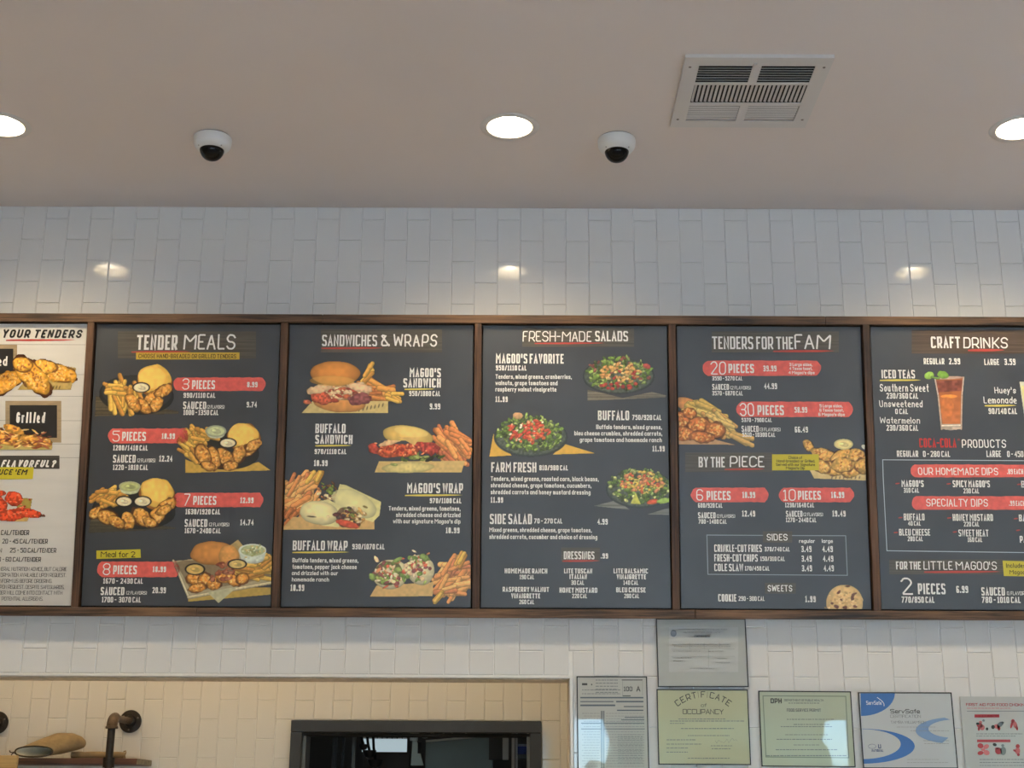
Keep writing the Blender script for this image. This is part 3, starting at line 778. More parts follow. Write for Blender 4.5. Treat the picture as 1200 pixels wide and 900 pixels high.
# pale board hanging in front of the left end of the shelf
a = at(-14, 885, SY0-.02); b_ = at(21, 885, SY0-.02)
cb = thing('cutting_board', 'pale wooden board hanging in front of the left end of the shelf', 'cutting board', ((a.x+b_.x)/2, SY0-.004, a.z-.28))
cbm = MB(); cbm.box((-(b_.x-a.x)/2, -.018, 0), ((b_.x-a.x)/2, -.0005, .28)); cbm.build('board', wood('pale_board_wood', 0, (.42, .28, .12, 1), (.62, .44, .20, 1)), cb, bevel=.003)
MB().tube([(.03, -.009, .275), (.03, -.009, .283), (.03, .006, .2885), (.03, .03, .2885)], .002, 6).build('hook', M['iron'], cb)

# back room equipment seen through the dark frame
BY = 2.3
def q(px, py, Y=BY): return at(px, py, Y)
def boxpx(x0, y0, x1, y1, Y, dp): 
    a = at(x0, y1, Y); b = at(x1, y0, Y); return a, b, dp
hd = q(500, 866); 
h = thing('steel_cabinet', 'tall grey steel cabinet side with pale top edge in the back room', 'cabinet', (q(535, 900).x, BY, 0))
a, b_ = q(499, 869), q(577, 862.5); ox = q(535, 900).x
m = MB(); m.add([(a.x-ox, 0, .9), (b_.x-ox, .0, .9), (b_.x-ox, .0, b_.z), (a.x-ox, 0, a.z), (a.x-ox, .35, .9), (b_.x-ox, .35, .9), (b_.x-ox, .35, b_.z), (a.x-ox, .35, a.z)], [(0, 1, 2, 3), (4, 7, 6, 5), (0, 3, 7, 4), (1, 5, 6, 2), (3, 2, 6, 7), (0, 4, 5, 1)])
m.build('body', mat('grey_green_panel', (.13, .155, .14, 1), .45, .3, noise=((4, 4, 4), .08, 3)), h)
m = MB(); m.tube([(a.x-ox, -.004, a.z+.002), (b_.x-ox, -.004, b_.z+.002)], .0045, 8); m.build('top_edge', M['steel'], h)
m = MB(); m.box((0, -.02, .9), (.0001, -.019, .91))
bb = thing('dark_box', 'dark square box hanging at the right of the steel cabinet', 'box', (q(580, 880).x, BY-.07, q(580, 891).z))
p0, p1 = q(573, 891, BY-.07), q(588.5, 864, BY-.07); MB().box((p0.x-bb.location.x, -.03, 0), (p1.x-bb.location.x, .03, p1.z-bb.location.z)).build('case', mat('charcoal_box', (.035, .032, .027, 1), .6), bb)
p0, p1 = q(589, 891, BY-.07), q(596, 864, BY-.07); MB().box((p0.x-bb.location.x, -.03, 0), (p1.x-bb.location.x, .02, p1.z-bb.location.z)).build('strip', mat('pale_strip', (.42, .40, .36, 1), .5), bb)
def post(px, w, Y, label, m_, py0=858, nm='steel_post', cat='post'):
    a = at(px, py0, Y); t_ = thing(nm, label, cat, (a.x, Y, 1.0)); ww = w*.5/FPX*(Y+DCAM)
    MB().box((-ww, -ww, 0), (ww, ww, a.z-1.0)).build('upright', m_, t_, bevel=.001); return t_
M['pale'] = mat('pale_enamel', (.50, .46, .40, 1), .5)
post(601.5, 3.5, 2.2, 'thin tan upright right of the dark box', M['pale']); post(605.5, 2.5, 2.24, 'pale narrow upright at the right of the cabinet', mat('white_plastic', (.6, .6, .58, 1), .5))
post(618.6, 2, 1.75, 'slim white upright beside the right jamb of the dark frame', M['white'])
post(415.5, 4, 2.0, 'grey steel upright beside the hanging black utensils', mat('dull_steel', (.13, .13, .125, 1), .5, .6))
post(393, 5, 2.1, 'black upright in the left of the back room', mat('blackened', (.016, .016, .018, 1), .5))
post(403, 3, 2.15, 'second black upright from the left in the back room', mat('blackened2', (.022, .022, .025, 1), .5))
# steel bracket column with slanted foot
a = at(485, 858, 2.05); t_ = thing('steel_bracket', 'pale steel bracket column left of the steel cabinet', 'bracket', (a.x, 2.05, 1.0)); k = (2.05+DCAM)/FPX
z1 = a.z-1.0; zz = at(485, 897, 2.05).z-1.0; zm = at(485, 868, 2.05).z-1.0
m = MB(); m.box((-4.3*k, -.012, zm), (4.5*k, .012, z1)); m.build('head', mat('pale_steel', (.45, .48, .45, 1), .4, .5), t_)
m = MB(); m.add([(-1*k, -.01, zm), (-1*k, .01, zm), (3.5*k, .01, zm), (3.5*k, -.01, zm), (-2.5*k, -.01, zz), (-2.5*k, .01, zz), (12*k, .01, zz), (12*k, -.01, zz)], [(0, 3, 2, 1), (4, 5, 6, 7), (0, 1, 5, 4), (1, 2, 6, 5), (2, 3, 7, 6), (3, 0, 4, 7)]); m.build('foot', mat('grey_steel_foot', (.30, .33, .29, 1), .45, .4), t_)
m = MB(); m.box((5*k, -.014, at(485, 883, 2.05).z-1), (9*k, -.011, at(485, 870, 2.05).z-1)); m.build('slot', M['dark'], t_)
# wall sheet brightened by added emission, dark band under it, seen past utensils
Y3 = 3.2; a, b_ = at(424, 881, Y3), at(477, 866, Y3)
t_ = thing('glowing_sheet', 'small pale-blue sheet with added glow and scalloped top in the back room', 'window', ((a.x+b_.x)/2, Y3, a.z)); hx = (b_.x-a.x)/2
m = MB(); m.box((-hx, 0, 0), (hx, .01, b_.z-a.z)); m.build('sheet', mat('glowing_pale_blue_sheet', (.5, .58, .6, 1), .5, emit=(.75, .93, 1, 1), es=.42), t_)
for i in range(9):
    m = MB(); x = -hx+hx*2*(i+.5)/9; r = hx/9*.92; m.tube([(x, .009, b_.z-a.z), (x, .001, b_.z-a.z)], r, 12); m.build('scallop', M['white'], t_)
a2 = at(430, 905, Y3+.02); t_ = thing('brown_cabinet', 'dark brown cabinet under the small glowing sheet', 'cabinet', ((a2.x+b_.x)/2, Y3+.1, 1.0)); m = MB(); m.box((-hx, -.1, 0), (hx, .2, a.z-1.004)); m.build('body', mat('dark_brown_laminate', (.050, .030, .018, 1), .5), t_)
# hanging utensils and rack pots along the top
def ladle(px, py0, py1, Y, label, bw=5):
    a, b = at(px, py0, Y), at(px+3, py1, Y); t_ = thing('ladle', label, 'utensil', (a.x, Y, a.z), group='black utensils hanging on the rail')
    m = MB(); m.tube([(0, 0, 0), ((b.x-a.x)*.4, 0, (b.z-a.z)*.6), (b.x-a.x, 0, b.z-a.z)], .006, 8); m.build('handle', M['dark'], t_)
    m = MB(); r = bw*(Y+DCAM)/FPX; m.lathe([(r*.05, -r), (r*.6, -r*.8), (r, 0), (r*.96, .003)], 16, c=(b.x-a.x, 0, b.z-a.z)); m.build('bowl', M['blk'], t_, smooth=True)
M['blk'] = mat('black_utensil', (.018, .018, .02, 1), .4)
for i, (px, y1, bw, lb) in enumerate([(423, 873, 6, 'black ladle nearest the steel upright'), (430, 880, 8, 'large black ladle second from the steel upright'), (437, 891, 9, 'lowest black ladle over the brown cabinet')]): ladle(px, 856, y1, 1.9+i*.11, lb, bw)
for i, (px, r, lb) in enumerate([(498, 8, 'left steel pan bottom on the overhead rack'), (514, 6.5, 'middle steel pan bottom with spokes on the overhead rack'), (538, 8.5, 'right steel pan bottom on the overhead rack')]):
    a = at(px, 856, 2.6); k = (2.6+DCAM)/FPX; t_ = thing('hanging_pan', lb, 'pan', (a.x, 2.6, a.z), group='pans on the overhead rack')
    m = MB(); m.tube([(0, 0, 0), (0, .05, .0)], r*k, 20); m.build('bowl', M['blk'], t_)
    ri = [(r*k*math.cos(j*math.pi/10), -.003, r*k*math.sin(j*math.pi/10)) for j in range(21)]; m = MB(); m.tube(ri, .004, 6); m.build('rim', M['steel'], t_)
a = at(612, 878, 2.5); b_ = at(606, 878, 2.5); t_ = thing('blue_container', 'blue plastic container on the far right of the back room', 'container', (a.x, 2.5, at(612, 884, 2.5).z)); r = abs(a.x-b_.x)
MB().lathe([(r*.85, 0), (r, .030), (r*1.04, .032), (r*1.04, .036)], 24).build('tub', mat('blue_plastic', (.05, .10, .42, 1), .4), t_, smooth=True)
MB().lathe([(r*1.05, .0365), (r*.9, .046)], 24).build('lid', mat('grey_lid', (.35, .4, .5, 1), .4), t_)
p_ = at(612, 884.5, 2.5); t_ = thing('back_shelf', 'narrow dark shelf under the blue container', 'shelf', (p_.x, 2.5, p_.z)); MB().box((-r*1.2, -r*1.2, -.02), (r*1.2, r*1.2, -.0005)).build('board', M['blk'], t_)
# ------------------------------------------------------------------ menu board (leans forward at the top)
TILT, PX0, PP, PH = .123, -1.3686, .6167, .8975
SW_, RH = .0225, .027
BO = Vector((0, -.036, ZC+.5844)); BR = Matrix.Rotation(TILT, 3, 'X'); BRT = BR.transposed()
PY = .014                               # panel face behind the frame front
def bl(px, py, off=PY):                 # photo pixels -> board plane (u, v), vectorised
    px = np.asarray(px, float); py = np.asarray(py, float)
    d = np.array(FW)[:, None]+np.array(EX)[:, None]*((px.ravel()-600)/FPX)[None]+np.array(EU)[:, None]*((450-py.ravel())/FPX)[None]
    R = np.array(BRT); dl = R@d; cl = R@np.array(CAM-BO); t = (off-cl[1])/dl[1]
    return (cl[0]+dl[0]*t).reshape(px.shape), (cl[2]+dl[2]*t).reshape(px.shape)
fr = thing('board_frame', 'long brown stained wooden frame with stiles around the menu panels', 'frame', tuple(BO), (TILT, 0, 0))
FXA, FXB = PX0-PP, PX0+5*PP+SW_; FD = .034
def rail(name, z0, z1):
    x = FXA; i = 0
    cuts = [FXA, -.62, .98, FXB] if z0 > .5 else [FXA, -.98, .55, FXB]
    for a, b in zip(cuts[:-1], cuts[1:]):
        MB().box((a+.0006, 0, z0), (b-.0006, FD, z1)).build(name, M['wood_x'], fr, bevel=.0012)
rail('top_rail', PH, PH+RH); rail('bottom_rail', -RH, 0)
for i in range(-1, 6):
    x = PX0+i*PP
    MB().box((x, .0012 if i % 2 else .0004, .0004), (x+SW_, FD, PH-.0004)).build('stile', M['wood_z'], fr, bevel=.0012)
MB().box((FXA, FD-.003, -.01), (FXB, FD-.0005, PH+.01)).build('backing', M['dark'], fr)
M['board'] = mat('printed_charcoal_board', (.036, .040, .047, 1), .45, spec=1.0, noise=((5, 5, 5), .22, 5))
M['boardwhite'] = mat('printed_white_board', (.72, .70, .65, 1), .34, noise=((3, 3, 30), .04, 4))
PSP = dict(rough=.38, spec=.5)
TK = 1.12
P_ = {}
def pm(name, r, g, b, k=TK, **kw):
    if name not in P_: P_[name] = mat('print_'+name, rgb(r, g, b, k), **{**PSP, **kw})
    return P_[name]
WHITE = lambda: pm('white', 228, 226, 220, 1.25); RED = lambda: pm('red', 226, 102, 92, 1.1, noise=((60, 60, 60), .12, 4)); YEL = lambda: pm('yellow', 214, 200, 56, 1.0)
YEL2 = lambda: pm('mustard', 214, 180, 72, 1.0); INK = lambda: pm('ink', 34, 30, 26, 1); GREY = lambda: pm('greyline', 150, 158, 162)
UND = lambda: pm('underline_red', 200, 78, 66, 1.0); UNY = lambda: pm('underline_yellow', 226, 206, 96)
M['plank'] = mat('print_grey_plank', rgb(104, 98, 88, .8), .4, noise=((4, 4, 260), .35, 4))
M['plank_b'] = mat('print_brown_plank', rgb(96, 80, 66, .9), .4, noise=((4, 4, 260), .4, 4))
M['food'] = mat('printed_food', (1, 1, 1, 1), .36, vcol=True)
E_T = .0008
class Panel:
    def __init__(s, k, label, m):
        s.u0 = PX0+(k-1)*PP+SW_; s.u1 = PX0+k*PP
        s.uc = (s.u0+s.u1)/2; loc = BO + BR @ Vector((s.uc, 0, 0))
        s.o = thing('menu_board', label, 'menu board', tuple(loc), (TILT, 0, 0), group=None)
        g = .0048
        MB().box((s.u0-s.uc+g, PY, g), (s.u1-s.uc-g, PY+.012, PH-g)).build('board', m, s.o)
        s.lim = (s.u0-s.uc+g, s.u1-s.uc-g, g, PH-g)
    def f(s, px, py, lay=1):
        u, v = bl(px, py, PY-.0004*lay); return u-s.uc, v
    def fp(s, px, py, lay=1):
        u, v = s.f([px], [py], lay); return float(u[0]), float(v[0])
    def T(s, txt, x0, y0, x1, y1, m=None, sw=.2, hand=False, slant=0, jit=0, name='lettering', lay=3, rot=None):
        ym = (y0+y1)/2; a = s.fp(x0, ym, lay); b = s.fp(x1, ym, lay); t = s.fp((x0+x1)/2, y0, lay); d = s.fp((x0+x1)/2, y1, lay)
        H = t[1]-d[1]; mb = text_mb(txt, a[0], (a[1]+b[1])/2-H/2, b[0]-a[0], H, sw, hand, slant, jit, rot=rot or 0)
        mb.v = [(x, PY-.0004*lay, z) for x, y, z in mb.v]
        return link(name, mb.mesh(name), m or WHITE(), s.o)
    def poly(s, pts, m, name='print', lay=1):
        u, v = s.f([p[0] for p in pts], [p[1] for p in pts], lay)
        L = s.lim; u = np.clip(u, L[0], L[1]); v = np.clip(v, L[2], L[3])
        mb = MB(); mb.add([(float(a), PY-.0004*lay, float(b)) for a, b in zip(u, v)], [tuple(range(len(pts)))])
        return link(name, mb.mesh(name), m, s.o)
    def rect(s, x0, y0, x1, y1, m, name='print', lay=1, sk=0): return s.poly([(x0, y1), (x1, y1+sk), (x1, y0+sk), (x0, y0)], m, name, lay)
    def stroke(s, x0, y0, x1, y1, m, name='underline', lay=2):      # brushed underline, thick in the middle
        n = 14; R = random.Random(int(x0*7+y0)); top = []; bot = []
        for i in range(n+1):
            t = i/n; x = x0+(x1-x0)*t; k = math.sin(math.pi*min(1, .12+t*.9))**.5; yc = (y0+y1)/2 + (1-t)*.5
            top.append((x, yc-(y1-y0)*.5*k+R.uniform(-.1, .1))); bot.append((x, yc+(y1-y0)*.5*k+R.uniform(-.1, .1)))
        return s.poly(bot+top[::-1], m, name, lay)
    def brush(s, x0, y0, x1, y1, m=None, lay=2, tip=9):
        R = random.Random(int(x0*3+y0)); H = y1-y0; ym = (y0+y1)/2; pts = []
        n = 26
        for i in range(n+1): pts.append((x0+tip*.55+(x1-x0-tip)*i/n, y1+R.uniform(-.45, .25)))
        for t in (.2, .38, .5, .66, .85): pts.append((x1-tip*.45+tip*.45*math.sin(math.pi*t)+R.uniform(-.5, .3), y1-H*t))
        for i in range(n+1): pts.append((x1-tip*.45-(x1-x0-tip)*i/n, y0+R.uniform(-.25, .45)))
        for t in (.12, .3, .5, .7, .88): pts.append((x0+tip*.55-tip*.55*math.sin(math.pi*t)**.7+R.uniform(-.4, .5), y0+H*t))
        return s.poly(pts, m or RED(), 'brush_banner', lay)
    def line(s, pts, w, m, name='rule', lay=2):
        mb = MB(); q = [s.fp(x, y, lay) for x, y in pts]; ribbon(mb, q, w); mb.v = [(x, PY-.0004*lay, z) for x, y, z in mb.v]
        return link(name, mb.mesh(name), m, s.o)
    def pic(s, P, lay=2, K=1.28, name='food_picture', m=None):
        # trim to the sheet
        U, V = s.f(P.X, P.Y, lay); L = s.lim; P.a = np.where((U > L[0]) & (U < L[1]) & (V > L[2]) & (V < L[3]), P.a, 0)
        return P.build(name, lambda X, Y: s.f(X, Y, lay), PY-.0004*lay, m or M['food'], s.o, K)
    def price(s, txt, x0, y0, x1, y1, m=None): return s.T(txt, x0, y0, x1, y1, m, .22, name='price')

# ------------------------------------------------ panel of tender meals
p = Panel(1, 'charcoal menu panel headed TENDER MEALS with four tender platters', M['board'])
p.rect(138, 388.4, 300, 420, M['plank'], 'heading_plank')
p.T('TENDER', 160.4, 392.6, 208, 410, sw=.24); p.T('MEALS', 215, 391.6, 276, 409.6, sw=.11, hand=True, slant=.05)
p.stroke(154, 411, 224, 413.2, UND()); p.rect(159.4, 413, 280.6, 421.2, YEL2(), 'yellow_strip', 2)
p.T('CHOOSE HAND-BREADED OR GRILLED TENDERS', 162.4, 414.8, 277, 419.8, INK(), .13, hand=True)
def side_wood(P, pts, col=(92, 82, 62)): P.poly(pts, col, .04, 2, streak=.22)
# three pieces
P = Pic(110, 426, 213, 492, 11)
side_wood(P, [(112, 464), (210, 482), (209, 485), (111, 488)])
P.ell(160, 463, 44, 23, 3, (38, 38, 38), .9, 0, .03, -.12); P.ell(160, 460, 41, 20.5, 3, (52, 52, 52), .9, 0, .04, -.1)
P.toast(181, 445, 20, 12); P.fries(146, 464, 18, 12, 30, ang=(60, 115), L=(18, 28)); P.fries(134, 460, 9, 10, 10, ang=(-20, 30))
for a in ((178, 466, 13, 6, -35), (192, 458, 11, 6, -30), (183, 474, 10, 6, -50), (168, 476, 11, 6, 40), (156, 472, 12, 6, 55)): P.tender(*a, col=(206, 146, 68))
P.cup(165.5, 454, 10.5, 6.2); p.pic(P)
p.brush(203, 442.2, 311.5, 458.2); p.T('3', 213.6, 443.4, 221.8, 456.6, sw=.09, hand=True); p.T('PIECES', 225, 445.6, 252, 456, sw=.24); p.price('8.99', 289.6, 447.6, 301.8, 453.8)
p.T('990/1110 CAL', 215, 460.4, 252.4, 466.2); p.T('SAUCED', 214.6, 470.6, 241.6, 479.4, sw=.24); p.T('(2 FLAVORS)', 242.6, 474.8, 263, 479, sw=.13); p.price('9.74', 289, 470.8, 301, 477.4); p.T('1000 - 1350 CAL', 215, 480.4, 256, 486.4)
# five pieces
P = Pic(207, 490, 320, 557, 23)
P.poly([(217, 538), (243, 548), (290, 545), (303, 541), (318, 551.5), (217, 554.6)], (196, 160, 76), .06)
P.ell(258, 528, 46, 22, 6, (44, 42, 38), .9, 0, .03, -.1); P.toast(285, 511, 19, 10); P.fries(226, 521, 14, 16, 34, ang=(20, 75), L=(12, 19)); P.fries(243, 510, 15, 7, 16, ang=(-40, 30))
for a in ((290, 528, 12, 6, -28), (297, 522, 10, 5.5, -30), (279, 533, 11, 7, -60), (264, 536, 13, 7.5, 50), (250, 537, 13, 7, 75), (238, 533, 12, 8, 60), (244, 546, 8, 5, 20), (270, 546, 9, 5, -10)): P.tender(*a, col=(206, 148, 72))
P.cup(253, 505, 12.5, 7, (196, 200, 170), (150, 156, 130), (190, 196, 150), 4); P.cup(267, 519, 10.5, 6); p.pic(P)
p.brush(126.6, 502, 222, 519.6, tip=10); p.T('5', 132, 504.6, 140.4, 517.6, sw=.09, hand=True); p.T('PIECES', 143, 506, 171, 516.6, sw=.24); p.price('10.99', 189.6, 507.8, 205, 514.4)
p.T('1200/1410 CAL', 132.6, 521.8, 173.2, 528); p.T('SAUCED', 132.4, 533, 159, 542.2, sw=.24); p.T('(2 FLAVORS)', 161, 537.4, 182, 541.8, sw=.13); p.price('12.24', 186.6, 534, 202, 541); p.T('1220 - 1810 CAL', 132.4, 544.6, 173.4, 550.8)
# seven pieces
P = Pic(103, 558, 209, 627, 37)
side_wood(P, [(106, 610), (112, 604), (206, 618), (206, 620), (103, 625)], (84, 78, 62))
P.ell(157, 598, 49, 22, 4, (40, 40, 38), .9, 0, .03, -.1); P.toast(184, 577, 20, 14); P.fries(126, 583, 15, 11, 36, ang=(-60, 30), L=(11, 18))
for a in ((196, 592, 12, 6.5, -25), (184, 604, 11, 8, -50), (112, 601, 8, 6, -40), (126, 606, 12, 8, 20), (166, 606, 13, 8.5, 50), (150, 610, 10, 8, 80), (137, 612, 10, 6, 30), (192, 598, 9, 5, -30), (176, 612, 8, 5, 20)): P.tender(*a, col=(208, 152, 70))
P.cup(152, 570, 13, 6.2, (196, 200, 160), (168, 172, 130), (176, 182, 120), 5); P.cup(145.5, 587.5, 10.5, 6.5); P.cup(167, 587.5, 10.8, 6.5); p.pic(P)
p.brush(203, 577.4, 308.8, 594.4); p.T('7', 215, 578.4, 222.6, 592.6, sw=.09, hand=True); p.T('PIECES', 226.4, 581.2, 253.6, 591.6, sw=.24); p.price('12.99', 281.6, 583, 297.2, 589.6)
p.T('1630/1920 CAL', 217.4, 596.6, 258, 602.8); p.T('SAUCED', 216.4, 608.4, 243, 617.4, sw=.24); p.T('(2 FLAVORS)', 245, 612.6, 268.6, 616.8, sw=.13); p.price('14.74', 281.6, 608.8, 297.2, 615.6); p.T('1670 - 2400 CAL', 216.4, 619, 258.6, 625)
# eight pieces
p.poly([(113, 655), (165, 653.6), (164.6, 643.6), (113, 645.2)], YEL(), 'yellow_strip'); p.T('Meal for 2', 118, 646.2, 158.6, 653, INK(), .12, hand=True)
P = Pic(201, 629, 322, 709, 41)
P.poly([(220, 690), (318, 688), (318, 697), (220, 705.4)], (182, 152, 78), .05)
P.poly([(268, 640), (279, 632), (287, 642), (284, 660)], (176, 152, 100), .06)
P.poly([(203, 657), (217, 656), (222, 655), (318, 650), (318, 682), (224, 702), (219, 697)], (170, 158, 126), .05)
P.poly([(206, 659.5), (214, 657), (318, 655), (318, 677), (225, 694)], (134, 118, 92), .05)
P.ell(249, 648, 26, 14, -2, (196, 134, 70), .62, .04, .06, .1, 4); P.ell(268, 652, 12, 13, 20, (206, 150, 84), .7, .08, .06, .1)
P.fries(300, 668, 17, 11, 34, ang=(-25, 25), L=(14, 24)); P.fries(312, 658, 7, 6, 12)
for a in ((227, 678, 8, 7, 20), (240, 680, 8, 8, 60), (251, 684, 8, 7, -30), (231, 689, 10, 5, -10), (262, 676, 9, 7, 10), (273, 680, 9, 6, 30), (284, 678, 7, 6, -20)): P.tender(*a, col=(206, 140, 62))
for i in range(26): P.ell(P.r.uniform(247, 274), P.r.uniform(660, 680), P.r.uniform(2, 5), P.r.uniform(1.5, 2.6), P.r.uniform(-80, 30), P.r.choice([(148, 84, 60), (170, 110, 82), (120, 62, 44)]), .7, .2, .15)
P.cup(296, 645, 16.5, 8, (196, 204, 190), (206, 212, 196), (176, 184, 136), 10)
for i in range(40): P.ell(P.r.gauss(296, 6), P.r.gauss(645, 2.4), 1.6, .9, P.r.uniform(0, 180), P.r.choice([(208, 212, 176), (150, 156, 100), (190, 176, 120)]), .9)
P.cup(228.5, 667, 12, 7, (180, 150, 90), (30, 28, 26), (206, 176, 104)); P.cup(278, 661, 11.5, 6, (180, 150, 90), (30, 28, 26), (206, 180, 110))
P.fry(203, 657, 220, 698, 1.2, (206, 198, 168)); P.fry(221, 700, 318, 683, 1.6, (204, 192, 156)); P.poly([(243, 694), (279, 687), (256, 707)], (186, 182, 146), .08)
p.pic(P)
p.brush(113.6, 658, 211, 676.4, tip=10); p.T('8', 120.6, 660, 129.4, 674, sw=.09, hand=True); p.T('PIECES', 132.6, 662.6, 160.4, 673, sw=.24); p.price('18.99', 179, 663.8, 194.6, 670.4)
p.T('1670 -  2430 CAL', 121, 677.8, 167.6, 684); p.T('SAUCED', 118, 688, 145.8, 697.4, sw=.24); p.T('(2 FLAVORS)', 148, 692.8, 172, 696.8, sw=.13); p.price('20.99', 178.6, 688.2, 194.4, 695.2); p.T('1700 -  3070 CAL', 119.4, 699.6, 165.2, 706)

# ------------------------------------------------ sandwiches and wraps
p = Panel(2, 'charcoal menu panel headed SANDWICHES and WRAPS with two burgers', M['board'])
p.rect(376, 386, 518, 413, M['plank'], 'heading_plank')
p.T('SANDWICHES', 377.4, 392.4, 442, 405.6, sw=.14); p.T('&', 446.6, 392, 456.8, 405.8, sw=.14); p.T('WRAPS', 461, 391.6, 512, 406.2, sw=.12, hand=True)
p.stroke(376.6, 406.6, 449, 408.8, UND())
def box_print(P, pts, txt=True): P.poly(pts, (206, 184, 128), .05)
P = Pic(351, 420, 478, 487, 51)
P.fries(438, 459, 17, 9, 34, ((220, 160, 84), (206, 138, 74), (188, 116, 66)), L=(16, 28), ang=(-15, 35), w=(2, 3)); P.fries(431, 438, 4, 6, 5, ang=(-65, -40), L=(12, 20)); P.fries(462, 465, 9, 5, 6, ang=(0, 40))
P.poly([(353, 484.4), (366, 470), (455, 470), (455, 484.4)], (204, 184, 124), .05)
for i in range(7): P.ell(421+i*4.6, 480-i*.9, .8, 2.4, 15, (96, 82, 56), .9, soft=.8)
P.ell(398, 472, 31, 11, 4, (206, 146, 84), .66, .03, .06, .1, 4)
P.ell(396, 460, 37, 9, 2, (212, 170, 124), .6, .08, .2)
for i in range(60): P.ell(P.r.gauss(396, 16), P.r.gauss(461, 4.5), P.r.uniform(2, 6), P.r.uniform(1.2, 3), P.r.uniform(-30, 30), P.r.choice([(222, 184, 140), (196, 108, 76), (168, 76, 58), (232, 204, 164), (140, 80, 60)]), .65, .2, .15)
P.ell(376, 466, 13, 8, 10, (196, 96, 68), .6, .15, .25, .1, 2); P.ell(422, 468, 14, 7, -8, (140, 82, 80), .6, .2, .25)
P.ell(374, 456, 16, 5, -12, (224, 190, 146), .7, .15, .1); P.ell(422, 454, 15, 5, 12, (222, 190, 150), .7, .15, .1)
P.ell(393, 437.5, 29.5, 14.5, 1, (214, 142, 70), .55, .02, .04, .16, 5); P.ell(389, 446.5, 27, 6, 1, (222, 170, 92), .9, 0, .03, 0, 4, .6); p.pic(P)
p.T("MAGOO'S", 480, 431.4, 516.6, 442, sw=.24); p.T('SANDWICH', 472.6, 443.4, 516.6, 454.2, sw=.24); p.stroke(474, 454.8, 509, 456.8, UNY()); p.T('950/1080 CAL', 479.4, 458.2, 516, 464.2); p.price('9.99', 503.6, 472.8, 516, 479.8)
p.T('BUFFALO', 369.6, 496.6, 405, 507.6, sw=.24); p.T('SANDWICH', 369.4, 509.6, 413.2, 520.2, sw=.24); p.stroke(369.4, 521, 412, 523, UNY()); p.T('970/1110 CAL', 368.6, 526.2, 406, 532.2); p.price('10.99', 368, 539.2, 384, 546.2)
P = Pic(426, 489, 556, 556, 53)
P.fries(530, 524, 17, 19, 58, ((222, 150, 88), (210, 134, 78), (190, 112, 74), (228, 166, 98)), L=(14, 26), ang=(20, 75), w=(2, 3.1))
P.poly([(438.6, 554), (444, 540), (545, 540), (541, 554)], (204, 176, 114), .05); P.ell(478, 548, 30, 6.5, -2, (206, 190, 124), .7, .03, .06)
for i in range(26): P.ell(P.r.gauss(488, 13), P.r.gauss(536, 3.2), P.r.uniform(2, 6), P.r.uniform(1.2, 2.4), P.r.uniform(-40, 20), P.r.choice([(80, 96, 44), (120, 136, 66), (50, 50, 36), (150, 160, 90)]), .65, .2, .2)
P.ell(466, 528, 26, 8, -4, (196, 92, 56), .55, .15, .3, .1, 2); P.ell(438, 526, 7, 6, 30, (180, 74, 56), .6, .2, .25); P.ell(500, 524, 15, 8, 20, (170, 70, 56), .6, .2, .3, .1, 2)
for i in range(40): P.ell(P.r.gauss(468, 13), P.r.gauss(526, 4), P.r.uniform(1, 2.6), 1, P.r.uniform(0, 180), P.r.choice([(226, 138, 90), (150, 54, 38), (232, 160, 110)]), .9)
P.ell(460, 517, 17, 3.5, -18, (222, 186, 136), .75, .1, .1); P.ell(478, 511, 30, 12.5, 7, (216, 184, 104), .6, .03, .05, .16, 5, clip=(P.Y < 517+(P.X-478)*.06).astype(float))
P.ell(482, 506, 20, 6, 8, (226, 204, 126), .95, 0, .03, 0, 4, .6); P.poly([(466, 512), (492, 513), (486, 522)], (212, 180, 110), .06); p.pic(P)
p.T("MAGOO'S WRAP", 477, 566.2, 542.6, 578, sw=.24); p.stroke(474.6, 579, 542, 581.2, UNY()); p.T('970/1100 CAL', 503.6, 583.8, 540.6, 589.8)
p.T('Tenders, mixed greens, tomatoes,', 455.4, 593.2, 539.6, 598.4, sw=.17); p.T('shredded cheese and drizzled', 464, 600.8, 539.6, 606, sw=.17); p.T("with our signature Magoo's dip", 460.6, 608.2, 539.6, 613.4, sw=.17); p.price('10.99', 522.4, 618.2, 538.6, 625)
P = Pic(327, 549, 450, 625, 59)
P.fries(350, 580, 22, 20, 66, ((230, 172, 104), (220, 150, 88), (204, 130, 82), (234, 186, 116)), L=(16, 30), ang=(-70, -10), w=(2.1, 3.2)); P.fries(338, 606, 10, 10, 10, ((216, 150, 84), (196, 120, 66)), ang=(-60, -20)); P.fries(368, 560, 8, 4, 5, ang=(-70, -50))
P.poly([(329, 621), (343, 606), (439, 600), (439, 620.6)], (206, 170, 110), .05)
for i in range(46): P.ell(P.r.gauss(388, 6), P.r.gauss(580, 8), P.r.uniform(1.5, 4), P.r.uniform(1, 2.4), P.r.uniform(-60, 60), P.r.choice([(120, 136, 60), (170, 110, 70), (214, 196, 150), (96, 70, 48)]), .7, .2, .2)
P.poly([(398, 567), (405, 568), (447, 588), (445, 604), (437, 612), (396, 598), (392, 586)], (214, 206, 142), .05, 4, .1); P.ell(415, 590, 28, 14, 24, (222, 214, 156), .7, .03, .05, .12, 5, .8)
P.poly([(353, 600), (358, 590), (385, 585), (402, 595), (397, 618), (378, 616)], (216, 208, 148), .05); P.ell(374, 601, 23, 14, 8, (226, 216, 160), .66, .03, .05, .12, 5)
P.ell(408, 607, 15, 12, 20, (120, 94, 66), .8, .08, .2)
